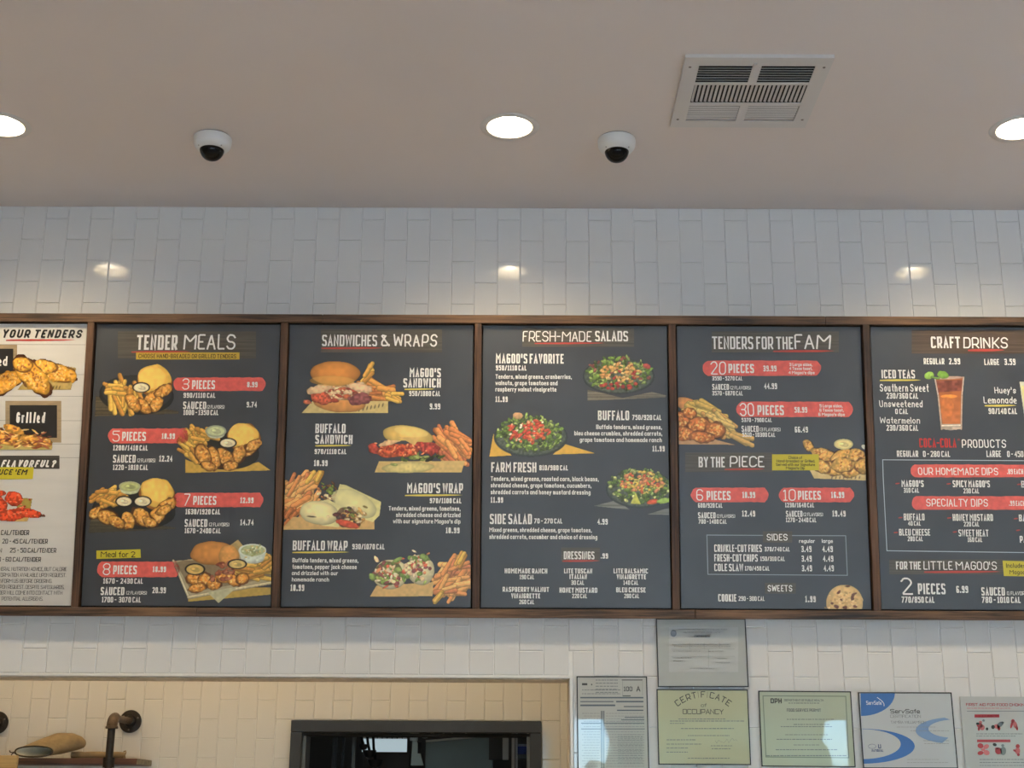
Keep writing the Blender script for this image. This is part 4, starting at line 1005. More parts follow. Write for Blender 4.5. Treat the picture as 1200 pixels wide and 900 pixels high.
for i in range(70): P.ell(P.r.gauss(411, 8), P.r.gauss(606, 5.5), P.r.uniform(1.5, 5), P.r.uniform(1, 2.4), P.r.uniform(-30, 60), P.r.choice([(206, 168, 100), (84, 70, 60), (226, 206, 160), (120, 130, 60), (96, 56, 48), (186, 140, 80)]), .7, .2, .2)
P.ell(407, 614, 14, 4, 16, (200, 86, 60), .75, .1, .15); P.ell(365, 605.4, 5, .8, 5, (70, 58, 40), .9); P.ell(428, 594, 3, 1.2, 20, (130, 116, 60), .9); p.pic(P)
p.T('BUFFALO WRAP', 343, 633.6, 407.4, 645, sw=.24); p.stroke(342.6, 646, 409.4, 648, UNY()); p.T('930/1070 CAL', 412.8, 637.4, 450.6, 643.8)
p.T('Buffalo tenders, mixed greens,', 342.6, 654, 420, 659.2, sw=.17); p.T('tomatoes, pepper jack cheese', 342.6, 661.6, 418, 666.8, sw=.17); p.T('and drizzled with our', 342, 669.2, 396, 674, sw=.17); p.T('homemade ranch', 342, 676.6, 385.6, 681.4, sw=.17); p.price('10.99', 340.4, 685, 356.6, 692.6)
P = Pic(429, 643, 555, 708, 61)
P.fries(532, 678, 20, 18, 64, ((230, 174, 104), (220, 152, 90), (204, 132, 84), (234, 184, 112)), L=(14, 28), ang=(-75, 10), w=(2, 3.2)); P.fries(540, 655, 3, 6, 3, ang=(-75, -60), L=(12, 16)); P.fries(516, 700, 4, 3, 3, ang=(-60, -40))
P.poly([(433, 699.6), (441, 686), (508, 682), (507, 699)], (206, 172, 112), .05)
P.ell(493, 668, 16, 18, -14, (214, 204, 160), .7, .04, .06); P.ell(458, 673, 21, 17.5, -10, (224, 214, 168), .66, .03, .05); P.ell(455, 672, 17, 14, -12, (110, 104, 64), .8, .05, .2)
for (cx, cy, sx, sy, n) in ((455, 672, 8.5, 6.5, 80), (489, 664, 6, 8, 70)):
    for i in range(n): P.ell(P.r.gauss(cx, sx), P.r.gauss(cy, sy), P.r.uniform(1.5, 4.4), P.r.uniform(1, 2.6), P.r.uniform(-80, 80), P.r.choice([(216, 104, 76), (120, 146, 72), (236, 218, 184), (232, 206, 160), (206, 140, 96), (160, 176, 96), (140, 80, 76)]), .7, .2, .2)
for a in ((497, 653, 7, 4, 20), (436, 676, 5, 4, 60), (466, 656, 6, 3, -30)): P.ell(*a, col=(134, 156, 84), bump=.25, mott=.2)
p.pic(P)

# ------------------------------------------------ salads
p = Panel(3, 'charcoal menu panel headed FRESH-MADE SALADS with three salad bowls', M['board'])
p.rect(612, 384.4, 743, 406.4, M['plank'], 'heading_plank')
p.T('FRESH-MADE', 612.4, 388, 693, 400.4, sw=.1, hand=True); p.T('SALADS', 697.4, 387.8, 736, 400, sw=.15); p.stroke(626.6, 401, 709, 403, UND())
p.T("MAGOO'S FAVORITE", 581, 414.6, 660.6, 426, sw=.24); p.T('950/1110 CAL', 581, 428.2, 617, 434.2)
p.T('Tenders, mixed greens, cranberries,', 580.6, 438.8, 670, 444, sw=.17); p.T('walnuts, grape tomatoes and', 580.6, 446.2, 653.4, 451.4, sw=.17); p.T('raspberry walnut vinaigrette', 580.6, 453.6, 652, 458.8, sw=.17); p.price('11.99', 580.6, 464.6, 595, 471.2)
GR_ = [((112, 140, 66), 5, 2.4), ((140, 164, 84), 4.5, 2), ((84, 106, 56), 4, 2.2), ((164, 182, 108), 3.6, 1.6), ((72, 82, 54), 3, 2)]
P = Pic(682, 410, 784, 474, 67)
side_wood(P, [(688, 456), (730, 466), (764, 459), (781, 463), (780, 466), (688, 470)], (112, 104, 90))
P.salad(725, 437, 39, 20, GR_+[((150, 90, 80), 3, 2)], 190, ((726, 438, 24, 12), [((206, 164, 100), 4.5, 2.2), ((190, 140, 84), 4, 2), ((222, 190, 130), 3, 1.6), ((170, 70, 60), 2.5, 1.8)], 60))
for i in range(16): P.ell(P.r.uniform(703, 748), P.r.uniform(449, 456), 2.4, 1.8, 0, P.r.choice([(176, 74, 60), (150, 60, 56)]), .8)
P.ell(758, 429, 5, 3, 20, (180, 84, 76), .8, .1); p.pic(P)
P = Pic(571, 477, 701, 538, 71)
P.poly([(573, 535.6), (578, 508), (600, 534)], (214, 172, 78), .03); P.poly([(647, 533), (662, 520), (699, 531.4)], (214, 172, 78), .03)
P.salad(622, 508, 40, 22, GR_, 220, ((620, 505, 24, 14), [((204, 92, 68), 4.5, 2.2), ((190, 74, 56), 4, 2), ((226, 170, 130), 2, 1.4), ((234, 226, 200), 2.2, 1.6), ((206, 110, 70), 3.6, 2)], 80)); P.ell(607, 487, 6, 4, 0, (190, 150, 110), .8, .1); p.pic(P)
p.T('BUFFALO', 700.6, 481.2, 737.4, 492.4, sw=.24); p.T('750/920 CAL', 741, 486.2, 775, 492.2)
p.T('Buffalo tenders, mixed greens,', 698.6, 497.8, 775.6, 503, sw=.17); p.T('bleu cheese crumbles, shredded carrots,', 673, 505.2, 776, 510.4, sw=.17); p.T('grape tomatoes and homemade ranch', 679.4, 512.8, 775.6, 518, sw=.17); p.price('11.99', 764.6, 522.6, 779, 529.2)
p.T('FARM FRESH', 575.6, 541.8, 628.6, 553.4, sw=.24); p.T('810/980 CAL', 632, 545.2, 665.6, 551.2)
p.T('Tenders, mixed greens, roasted corn, black beans,', 575, 558.4, 701.6, 563.8, sw=.17); p.T('shredded cheese, grape tomatoes, cucumbers,', 575, 566.2, 693, 571.4, sw=.17); p.T('shredded carrots and honey mustard dressing', 575, 574, 692, 579.4, sw=.17); p.price('11.99', 575, 582.6, 589.6, 589.2)
P = Pic(692, 540, 790, 606, 73)
P.poly([(694, 593), (722, 586), (740, 598)], (120, 120, 112), .03, streak=.2); P.poly([(757, 603), (786, 594), (788, 604)], (112, 112, 106), .03, streak=.2)
P.salad(750, 569, 37, 21, GR_+[((196, 200, 130), 3, 2)], 200, ((752, 566, 25, 13), [((214, 180, 90), 4, 1.8), ((206, 140, 96), 4, 2.2), ((214, 104, 70), 2.8, 1.8), ((224, 200, 110), 3.6, 1.2)], 80))
P.poly([(739, 590), (745, 577), (751, 591)], (196, 196, 96), .1); P.ell(765, 588, 7, 3, -10, (206, 96, 64), .8, .1); P.ell(778, 587, 8, 3.5, -8, (160, 190, 96), .8, .1); p.pic(P)
p.T('SIDE SALAD', 574, 602.2, 623.4, 614.2, sw=.24); p.T('70 - 270 CAL', 626, 607.6, 659, 613.4); p.price('4.99', 700, 608, 712.2, 614.8)
p.T('Mixed greens, shredded cheese, grape tomatoes,', 573.4, 618.4, 693.4, 623.6, sw=.17); p.T('shredded carrots, cucumber and choice of dressing', 573.4, 626.4, 700, 631.8, sw=.17)
p.rect(657.6, 641.6, 703, 658, M['plank'], 'heading_plank'); p.T('DRESSINGS', 660.6, 646.2, 696.6, 655.4, sw=.15); p.stroke(659, 656, 703, 658.2, UND()); p.price('.99', 704, 648.4, 712.6, 654.6)
for t_, a in [('HOMEMADE RANCH', (591.4, 666.2, 641.4, 672)), ('LITE TUSCAN', (661, 666.2, 694, 672)), ('ITALIAN', (667.4, 672.8, 687.8, 678.6)), ('LITE BALSAMIC', (719, 666.2, 759.4, 672)), ('VINAIGRETTE', (722.6, 673, 757, 678.8)), ('RASPBERRY WALNUT', (589, 687.8, 643.4, 693.6)), ('VINAIGRETTE', (599, 695.4, 633, 701.2)), ('HONEY MUSTARD', (655.6, 688.6, 700, 694.6)), ('BLEU CHEESE', (722, 688.4, 756.6, 694.2))]: p.T(t_, *a, sw=.24)
for t_, a in [('190 CAL', (609, 673.6, 626, 678.8)), ('30 CAL', (669.4, 680.2, 684.4, 685.4)), ('140 CAL', (730.6, 680.2, 748, 685.4)), ('260 CAL', (608.4, 702.8, 626, 708)), ('220 CAL', (670.4, 695.8, 688, 701)), ('280 CAL', (731.4, 695.8, 749, 701))]: p.T(t_, *a, sw=.17)

# ------------------------------------------------ tenders for the family
p = Panel(4, 'charcoal menu panel headed TENDERS FOR THE FAM with a cookie', M['board'])
p.rect(834, 388.4, 983, 413, M['plank'], 'heading_plank')
p.T('TENDERS FOR THE', 834.4, 394.4, 929.4, 409.2, sw=.13); p.T('FAM', 931, 391.6, 972.6, 409, sw=.11, hand=True, slant=.05); p.stroke(906, 410, 978, 412.6, UND())
p.brush(823, 422.4, 962.6, 440.4, tip=12); p.T('20', 832.6, 423.6, 850.6, 439, sw=.09, hand=True); p.T('PIECES', 853.6, 426.4, 883.6, 437.2, sw=.22); p.price('39.99', 894.4, 428.4, 910, 435.2)
for t_, a in [('3 Large sides,', (925, 425.4, 952, 429)), ('4 Texas toast,', (925, 430, 952, 433.6)), ("4 Magoo's dips", (924, 434.8, 954.6, 438.4))]: p.T(t_, *a, sw=.18)
p.T('3590 - 5270 CAL', 834.6, 441, 870, 445.8); p.T('SAUCED', 834.6, 450, 854.2, 456.8, sw=.24); p.T('(2 FLAVORS)', 855.8, 452.4, 880, 456.4, sw=.13); p.price('44.99', 895.4, 449, 910.6, 456); p.T('3570 - 6870 CAL', 834.6, 458.2, 870.4, 463.4)
p.brush(862.6, 470.6, 1000, 488.8, tip=12); p.T('30', 867, 472.2, 884, 487.6, sw=.09, hand=True); p.T('PIECES', 887.6, 474.8, 918.6, 486.4, sw=.22); p.price('58.99', 931, 477, 946, 483.6)
for t_, a in [('5 Large sides,', (960.4, 473.8, 987.4, 477.4)), ('6 Texas toast,', (960.4, 478.8, 988.6, 482.4)), ("6 Magoo's dips", (959, 483.8, 990, 487.4))]: p.T(t_, *a, sw=.18)
p.T('5370 - 7900 CAL', 869, 489.8, 904.4, 494.6); p.T('SAUCED', 869, 499, 889, 506, sw=.24); p.T('(3 FLAVORS)', 890.4, 501.2, 914.6, 505.4, sw=.13); p.price('66.49', 931.4, 500, 946.8, 506.8); p.T('5510 - 10300 CAL', 870, 506.8, 908.4, 512)
P = Pic(790, 462, 884, 528, 79)
P.poly([(791, 514), (820, 510), (864, 521.6), (791, 521)], (188, 148, 106), .05)
P.ell(806, 474, 16, 8, 20, (206, 142, 84), .65, .05, .06); P.fries(826, 482, 16, 7, 22, ((214, 190, 110), (204, 172, 92)), L=(18, 30), ang=(5, 35), w=(2, 3.4)); P.fries(846, 497, 14, 7, 16, ((214, 184, 110), (196, 150, 86)), L=(20, 34), ang=(20, 50), w=(2, 3.2))
P.fries(866, 514, 8, 5, 5, ((206, 168, 100),), L=(22, 30), ang=(10, 30), w=(2, 2.8))
for a in ((800, 492, 11, 9, 30), (818, 498, 13, 9, -10), (838, 504, 12, 9, 10), (800, 508, 12, 8, 0), (822, 512, 14, 6, 5), (808, 484, 8, 6, 20)): P.tender(*a, col=(196, 116, 60))
p.pic(P)
p.rect(803, 530.4, 906, 553, M['plank'], 'heading_plank'); p.T('BY THE', 818.6, 535.4, 849.4, 547.6, sw=.15); p.T('PIECE', 855, 534.4, 895.6, 547.4, sw=.12, hand=True); p.stroke(849, 548.6, 896, 550.6, UND())
p.rect(904.8, 532.4, 959.6, 551.2, YEL(), 'yellow_strip', 3)
for t_, a in [('Choice of', (924, 534.6, 940, 537.8)), ('Hand-breaded or Grilled,', (910, 538.6, 955, 541.8)), ('Served with our Signature', (909.4, 542.8, 955, 546)), ("Magoo's Dip", (921, 546.8, 943, 550))]: p.T(t_, *a, m=INK(), sw=.15, lay=4)
P = Pic(936, 510, 1020, 566, 83)
P.poly([(948, 550), (960, 540), (1018, 540), (1018, 563.6), (954, 561)], (206, 182, 124), .05)
for a in ((947, 522, 8, 5, 50), (966, 534, 16, 8, 20), (986, 536, 14, 9, -30), (1006, 536, 12, 9, 40), (976, 549, 14, 8, 10), (1000, 550, 14, 8, -20), (962, 546, 12, 7, 30), (1012, 546, 10, 9, 0), (988, 545, 14, 8, 0)): P.tender(*a, col=(208, 162, 84))
P.cup(988.5, 520.5, 11.5, 6.4, (206, 196, 130), (196, 186, 130), (222, 206, 140)); P.ell(1014, 524, 5, 3, 20, (226, 222, 200), .9)
for i in range(8): P.ell(975+i*4.6, 559.6, .8, 1.8, 15, (110, 90, 66), .9, soft=.8)
p.pic(P)
p.brush(809.4, 571.4, 901, 588.6, tip=11); p.T('6', 816, 573.2, 824, 586.6, sw=.09, hand=True); p.T('PIECES', 828, 575.4, 856.2, 586, sw=.22); p.price('10.99', 870, 576.4, 885, 583.6)
p.brush(912.4, 571.4, 1001, 588.6, tip=11); p.T('10', 918, 573.2, 932.4, 586.8, sw=.09, hand=True); p.T('PIECES', 935, 575.2, 962, 585.6, sw=.22); p.price('16.99', 974, 576.4, 989.4, 583.6)
p.T('600/920 CAL', 818, 589.6, 846.6, 595); p.T('SAUCED', 818, 600.4, 838.6, 607.4, sw=.24); p.T('(2 FLAVORS)', 840, 602.8, 861.4, 606.8, sw=.13); p.price('12.49', 869.6, 598.4, 885, 605.4); p.T('700 - 1400 CAL', 818.6, 608.6, 851.6, 613.8)
p.T('1230/1640 CAL', 920, 589.2, 954, 594.6); p.T('SAUCED', 921, 598.6, 940.4, 605.6, sw=.24); p.T('(2 FLAVORS)', 941.6, 600.8, 964.4, 605, sw=.13); p.price('19.49', 975.4, 598.4, 991, 605.4); p.T('1270 - 2440 CAL', 921, 606.6, 956.6, 612)
p.line([(894, 627.4), (828.4, 627), (829.6, 673), (993, 674.2), (991, 627.8), (928.6, 627.6)], .0026, GREY(), 'ruled_box')
p.rect(894, 622.6, 928.4, 635.8, M['plank'], 'heading_plank', 2); p.T('SIDES', 898.4, 625.6, 923, 633.4, sw=.14, hand=True)
p.T('regular', 936.4, 631.8, 955, 636.2, sw=.18); p.T('large', 963, 631.8, 976, 636.2, sw=.18)
for i, (n_, x1, c_, x2, x3) in enumerate([('CRINKLE-CUT FRIES', 892.8, '370/740 CAL', 896, 925.4), ('FRESH-CUT CHIPS', 888, '150/310 CAL', 891, 919.6), ('COLE SLAW', 871, '170/450 CAL', 873, 901.6)]):
    y = 638.2+i*11.25; p.T(n_, 837, y, x1, y+8.6, sw=.24); p.T(c_, x2, y+2.8, x3, y+8, sw=.18); p.price('3.49', 939+i*.3, y+1.6, 951+i*.3, y+8.8); p.price('4.49', 963.6+i*.8, y+1.6, 976+i*.6, y+8.8)
p.rect(896.4, 683, 932.6, 695.6, M['plank'], 'heading_plank'); p.T('SWEETS', 899.4, 685.6, 928.4, 693.2, sw=.14, hand=True)
p.T('COOKIE', 841.6, 696.2, 863, 705, sw=.24); p.T('290 - 300 CAL', 865.4, 698.8, 896, 704.2, sw=.18); p.price('1.99', 943.6, 698.4, 956, 705.8)
P = Pic(966, 682, 1014, 716, 89); P.ell(989.8, 706.6, 21.8, 21.8, 0, (206, 172, 114), .8, .01, .07, .1, 3)
for i in range(80): P.ell(P.r.gauss(990, 10), P.r.gauss(706, 8), P.r.uniform(1, 2.6), P.r.uniform(.7, 1.4), P.r.uniform(0, 180), P.r.choice([(222, 190, 134), (186, 146, 92)]), .9, soft=.7)
for a in ((983, 694, 3, 1.6, -50), (999, 700, 2.2, 4, 10), (1001, 696, 2.6, 1.4, -20), (980, 711, 3, 2, 20), (994, 687, 3, 1, 0), (986, 703, 1.6, 1, 40), (975, 707, 2, 1.6, 0), (1002, 711, 2.4, 1.4, 20), (990, 712, 3, 1.6, 0)): P.ell(*a, col=(104, 62, 44), rim=.7, bump=.3)
p.pic(P)

# ------------------------------------------------ craft drinks
p = Panel(5, 'charcoal menu panel headed CRAFT DRINKS with a glass of iced tea', M['board'])
p.rect(1068.4, 386.6, 1230, 414.4, M['plank_b'], 'heading_plank'); p.T('CRAFT', 1090.8, 394.4, 1125.2, 408, sw=.16); p.T('DRINKS', 1128.6, 395.2, 1180.8, 408.2, sw=.12, hand=True); p.stroke(1134.4, 408.6, 1177.4, 411.6, UND())
p.T('REGULAR', 1082.4, 419.8, 1106.6, 427, sw=.24); p.price('2.99', 1112, 419.8, 1125.2, 427); p.T('LARGE', 1153.4, 420.6, 1170.8, 427.8, sw=.24); p.price('3.59', 1177, 420.4, 1190, 427.8)
p.T('ICED TEAS', 1033, 433.4, 1072.2, 443.4, sw=.2); p.stroke(1031, 444.2, 1079.4, 446.4, UNY())
p.T('Southern Sweet', 1031, 450, 1088, 459, sw=.13, hand=True); p.T('230/360 CAL', 1038.8, 460.6, 1076, 467.2, sw=.18); p.T('Unsweetened', 1030.6, 469.2, 1081, 477.2, sw=.13, hand=True); p.T('0 CAL', 1049, 479, 1064, 485.2, sw=.18)
p.T('Watermelon', 1031, 488.8, 1078, 496.4, sw=.13, hand=True); p.T('230/360 CAL', 1038.8, 498, 1076, 504.8, sw=.18)
P = Pic(1081, 432, 1132, 506, 97)
P.poly([(1095, 443), (1130, 441), (1128, 464), (1127, 503), (1103, 503), (1098.6, 464)], (150, 104, 74), .04)
P.poly([(1096.4, 445), (1128, 443.6), (1126.6, 462), (1125.8, 497), (1104.6, 497), (1099.8, 463)], (176, 104, 58), .08, 4, .25)
P.poly([(1097, 446), (1127.6, 445), (1127, 458), (1099, 460)], (128, 70, 54), .2, 3); P.ell(1112, 464.5, 10, 2.2, 0, (224, 146, 66), .9, 0, .08); P.ell(1110, 478, 8, 13, 0, (196, 116, 58), .95, 0, .12, 0, 3, .6)
P.fry(1095.4, 443, 1099.4, 464, .7, (196, 180, 168)); P.fry(1099.4, 464, 1103.4, 503, .8, (190, 170, 150)); P.fry(1129.4, 442, 1127.4, 464, .7, (200, 184, 170)); P.fry(1127.4, 464, 1126.6, 503, .8, (190, 166, 148))
P.poly([(1103, 497), (1127, 496.6), (1127, 503), (1114, 504.6), (1103, 503)], (186, 168, 148), .15, 3); P.fry(1104, 499, 1125, 498.6, 1, (226, 214, 196)); P.ell(1112, 442.5, 17, 2, -2, (176, 150, 136), .9, 0, .1)
P.ell(1089, 440, 6, 4.6, -20, (140, 178, 84), .8, .06, .08); P.ell(1105, 439, 7, 4.6, 12, (120, 164, 66), .75, .06, .08); P.fry(1092, 442, 1100, 443.4, 1, (110, 150, 70)); p.pic(P)
p.T("Huey's", 1165.4, 453.6, 1190.6, 461, sw=.13, hand=True); p.T('Lemonade', 1152.6, 464.8, 1191.2, 472.8, sw=.13, hand=True); p.stroke(1154, 474, 1191, 476.2, UNY()); p.T('90/140 CAL', 1158.4, 478.4, 1191.8, 485.2, sw=.18)
P = Pic(1193, 442, 1232, 506, 101); P.poly([(1194.4, 447), (1229, 446), (1225, 503), (1202, 503)], (196, 196, 176), .05); P.poly([(1196.4, 452), (1226, 451), (1223, 498), (1203, 498)], (206, 200, 140), .1, 4); p.pic(P)
p.T('COCA-COLA', 1077.2, 513.6, 1120.6, 524.4, pm('cola_red', 214, 62, 52, 1.0), .22); p.T('R', 1122.4, 514, 1124.6, 516.4, pm('cola_red', 214, 62, 52, 1), .15); p.T('PRODUCTS', 1127, 515, 1178.8, 524.8, sw=.13, hand=True)
p.T('REGULAR', 1051, 528, 1076, 535.4, sw=.24); p.T('0 - 280 CAL', 1081.6, 528.6, 1113.4, 535.4, sw=.18); p.T('LARGE', 1156, 528, 1173, 535.6, sw=.24); p.T('0 - 450 CAL', 1180.2, 528.6, 1211, 535.6, sw=.18)
p.line([(1228, 540), (1034.4, 538.8), (1035, 560), (1039.4, 645.4), (1236, 648)], .0024, pm('boxline', 190, 198, 202), 'ruled_box')
p.brush(1067, 544.2, 1240, 559.4, tip=9); p.T('OUR HOMEMADE DIPS', 1076, 548, 1169.8, 556.6, sw=.12, hand=True); p.T('.89 EACH', 1180, 549.6, 1199, 555.6, sw=.18)
p.brush(1068.4, 581.4, 1240, 597.4, tip=9); p.T('SPECIALTY DIPS', 1085.4, 584.6, 1157.6, 593.6, sw=.12, hand=True); p.T('.99 EACH', 1182.4, 586.8, 1201, 592.8, sw=.18)
for t_, a in [("MAGOO'S", (1056.4, 562.8, 1082.4, 570.6)), ("SPICY MAGOO'S", (1116.4, 563, 1160, 571)), ('B', (1196.6, 563.4, 1201, 571.4)), ('BUFFALO', (1059, 601.8, 1083.4, 609.8)), ('HONEY MUSTARD', (1116.4, 602.4, 1163.6, 610.4)), ('BA', (1194, 603, 1202, 611)), ('BLEU CHEESE', (1053.6, 619.8, 1090, 627.6)), ('SWEET HEAT', (1123.2, 620.6, 1158.4, 628.6)), ('PA', (1195, 628, 1203, 636))]: p.T(t_, *a, sw=.24)
for t_, a in [('310 CAL', (1059, 571.8, 1077, 577.4)), ('230 CAL', (1129, 572.4, 1147.4, 578.2)), ('40 CAL', (1064, 610.6, 1079, 616)), ('220 CAL', (1129.4, 611.4, 1147.4, 617)), ('280 CAL', (1063.6, 628.6, 1081.4, 634.2)), ('160 CAL', (1134, 629.6, 1151, 635.2))]: p.T(t_, *a, sw=.17)
for x, y in ((1049.4, 566.2), (1109.4, 566.6), (1192, 567.2), (1052.8, 606.2), (1110, 606.6), (1188, 607.4), (1047.4, 623.6), (1116.6, 623), (1190.8, 621)): p.stroke(x, y-.7, x+5.2, y+.9, UND(), 'dash')
p.rect(1042, 655.6, 1230, 673, M['plank'], 'heading_plank'); p.T('FOR THE', 1050, 658, 1079, 667.4, sw=.18); p.T("LITTLE MAGOO'S", 1082, 657.8, 1168, 667.8, sw=.12, hand=True); p.stroke(1083, 668.6, 1173, 671.2, UND())
p.poly([(1176.4, 675), (1232, 676), (1232, 658.6), (1175, 657)], YEL(), 'yellow_strip', 2); p.T('Includes', 1179, 660, 1202, 665.4, INK(), .13, hand=True); p.T("Magoo's", 1183, 668, 1206, 673, INK(), .13, hand=True)
p.T('2', 1056.4, 677, 1069.6, 697, sw=.1, hand=True); p.T('PIECES', 1075.6, 683.6, 1108, 696.4, sw=.24); p.price('6.99', 1120.6, 686.6, 1134.6, 694.8); p.T('SAUCED', 1150, 688.2, 1177.6, 698, sw=.24); p.T('(1 FLAVOR)', 1180, 693, 1202, 697.4, sw=.13)
p.T('770/850 CAL', 1056.6, 699.2, 1095, 706.4, sw=.18); p.T('780 - 1010 CAL', 1150.6, 699.4, 1196, 706.6, sw=.18)

# ------------------------------------------------ white panel at the left edge
p = Panel(0, 'white shiplap menu panel about tenders with Grilled chalkboard, left edge', M['boardwhite'])
LN = lambda: pm('shiplap_line', 128, 124, 116, 1.0); INK2 = lambda: pm('ink2', 40, 38, 36, 1)
def ship(y, x1): p.line([(-70, y-.6), (x1, y)], .0010, LN(), 'shiplap_line', 1)
for y, x1 in ((404, 100), (439, 98.5), (464.4, 97), (493, 95.5), (520.4, 93.6), (536.4, 92.6)): ship(y, x1)
p.T('YOUR TENDERS', 2, 386.2, 95, 396, INK2(), .22, hand=True, slant=.25); p.stroke(7, 397.2, 89, 399.4, UND())
M['chalk'] = mat('print_chalkboard', rgb(44, 42, 40, 1), .4); M['chalkframe'] = mat('print_pale_wood', rgb(170, 150, 118, 1), .4, noise=((30, 30, 200), .12, 3))
p.rect(-60, 404, 20, 452, M['chalkframe'], 'chalkboard_frame'); p.rect(-55, 408.6, 15.6, 447, M['chalk'], 'chalkboard', 2); p.T('Breaded', -38, 417.4, 8.6, 428.6, WHITE(), .16, hand=True)
P = Pic(-30, 414, 92, 468, 103); P.poly([(50, 424), (89.6, 431), (83, 457), (20, 457)], (176, 152, 92), .08)
for i in range(4): P.ell(59+i*3.6, 454, .7, 2, 20, (96, 82, 50), .9)
P.tender(0, 450, 30, 11.5, -24, (226, 162, 62)); P.tender(64, 436, 27, 10.5, 13, (226, 164, 60)); P.tender(50, 430, 16, 8, 0, (228, 168, 64)); P.tender(38, 441, 29, 12.5, 46, (228, 168, 62)); P.tender(26, 427, 11, 8, 10, (228, 170, 64)); p.pic(P)
p.rect(6.3, 469.8, 71.8, 518.6, M['chalkframe'], 'chalkboard_frame'); p.rect(11.4, 474.8, 66.8, 513, M['chalk'], 'chalkboard', 2); p.T('Grilled', 19.2, 483, 52.6, 495.6, WHITE(), .17, hand=True)
P = Pic(-30, 488, 66, 530, 107); P.poly([(-30, 512), (62, 518), (61, 527.6), (-30, 527.6)], (176, 160, 96), .06)
for a in ((4, 512, 26, 9, 14), (42, 517, 21, 7.5, 8), (16, 503, 14, 5, 20), (-14, 506, 14, 8, 10)): P.ell(*a, col=(206, 150, 66), rim=.5, bump=.12, mott=.3, cell=2)
for i in range(90): P.ell(P.r.uniform(-20, 60), P.r.gauss(513, 6)+max(0, P.r.uniform(-3, 6)), P.r.uniform(2, 6), P.r.uniform(.6, 1.5), P.r.uniform(-30, 40), P.r.choice([(70, 34, 20), (120, 58, 32), (230, 184, 100), (150, 80, 60), (240, 206, 140)]), .9, soft=.85, clip=((P.Y > 496+P.X*.12).astype(float)*(P.Y < 526)))
p.pic(P, 3)
p.rect(-66, 534, 69.7, 549.4, mat('print_dark_plank', rgb(70, 66, 60, 1), .4, noise=((4, 4, 260), .25, 4)), 'heading_plank'); p.T('FLAVORFUL?', 1, 539, 64, 547.4, WHITE(), .26, hand=True, slant=.3)
p.poly([(-60, 562.4), (38.4, 561.4), (39.6, 547.4), (-60, 547.4)], YEL(), 'yellow_strip', 2); p.T("SAUCE 'EM", -14, 549.8, 31, 556.4, INK2(), .2, hand=True, slant=.25)
P = Pic(-30, 570, 56, 614, 109); P.poly([(20, 583), (38, 584), (36, 596), (20, 600)], (160, 140, 66), .06); P.poly([(10, 606), (34, 606), (32, 611.6), (8, 611.6)], (206, 172, 104), .05)
for a in ((-10, 592, 18, 13, 0), (16, 584, 10, 9, 20), (0, 596, 8, 12, 0), (12, 604, 18, 7, -5), (32, 601, 19, 5.5, 10), (-2, 578, 9, 4, 0)): P.ell(*a, col=(212, 78, 44), rim=.55, bump=.12, mott=.25, cell=2)
for i in range(70): P.ell(P.r.uniform(-20, 44), P.r.uniform(580, 606), P.r.uniform(.8, 2), P.r.uniform(.6, 1.2), 0, P.r.choice([(236, 132, 92), (160, 44, 28), (226, 100, 60)]), .9, clip=(P.a > .9).astype(float))
P.fry(48, 604.5, 52, 604.6, .8, (90, 60, 40)); p.pic(P)
for t_, a in [('CAL/TENDER', (1.2, 621.2, 34.2, 627)), ('20 - 45 CAL/TENDER', (2.7, 631.6, 56, 637)), ('N', (-1.4, 642.4, 2.2, 647.6)), ('25 - 50 CAL/TENDER', (11.6, 642.2, 66, 647.6)), ('0 - 60 CAL/TENDER', (-2, 652.8, 48, 658.2))]: p.T(t_, *a, m=INK2(), sw=.14)
TXT = [('GENERAL NUTRITION ADVICE, BUT CALORIE', -6, 78.2, 664.6, 669), ('INFORMATION AVAILABLE UPON REQUEST.', -5, 77.4, 671.6, 676), ('INFORM US BEFORE ORDERING.', -1, 61, 678.6, 683), ('UPON REQUEST. DESPITE SAFEGUARDS,', -3, 75.2, 685.6, 690), ('ORDER WILL COME INTO CONTACT WITH', -7, 73, 692.4, 696.8), ('POTENTIAL ALLERGENS.', 2, 50.4, 699.4, 703.8)]
for t_, x0, x1, y0, y1 in TXT: p.T(t_, x0, y0, x1, y1, INK2(), .1)
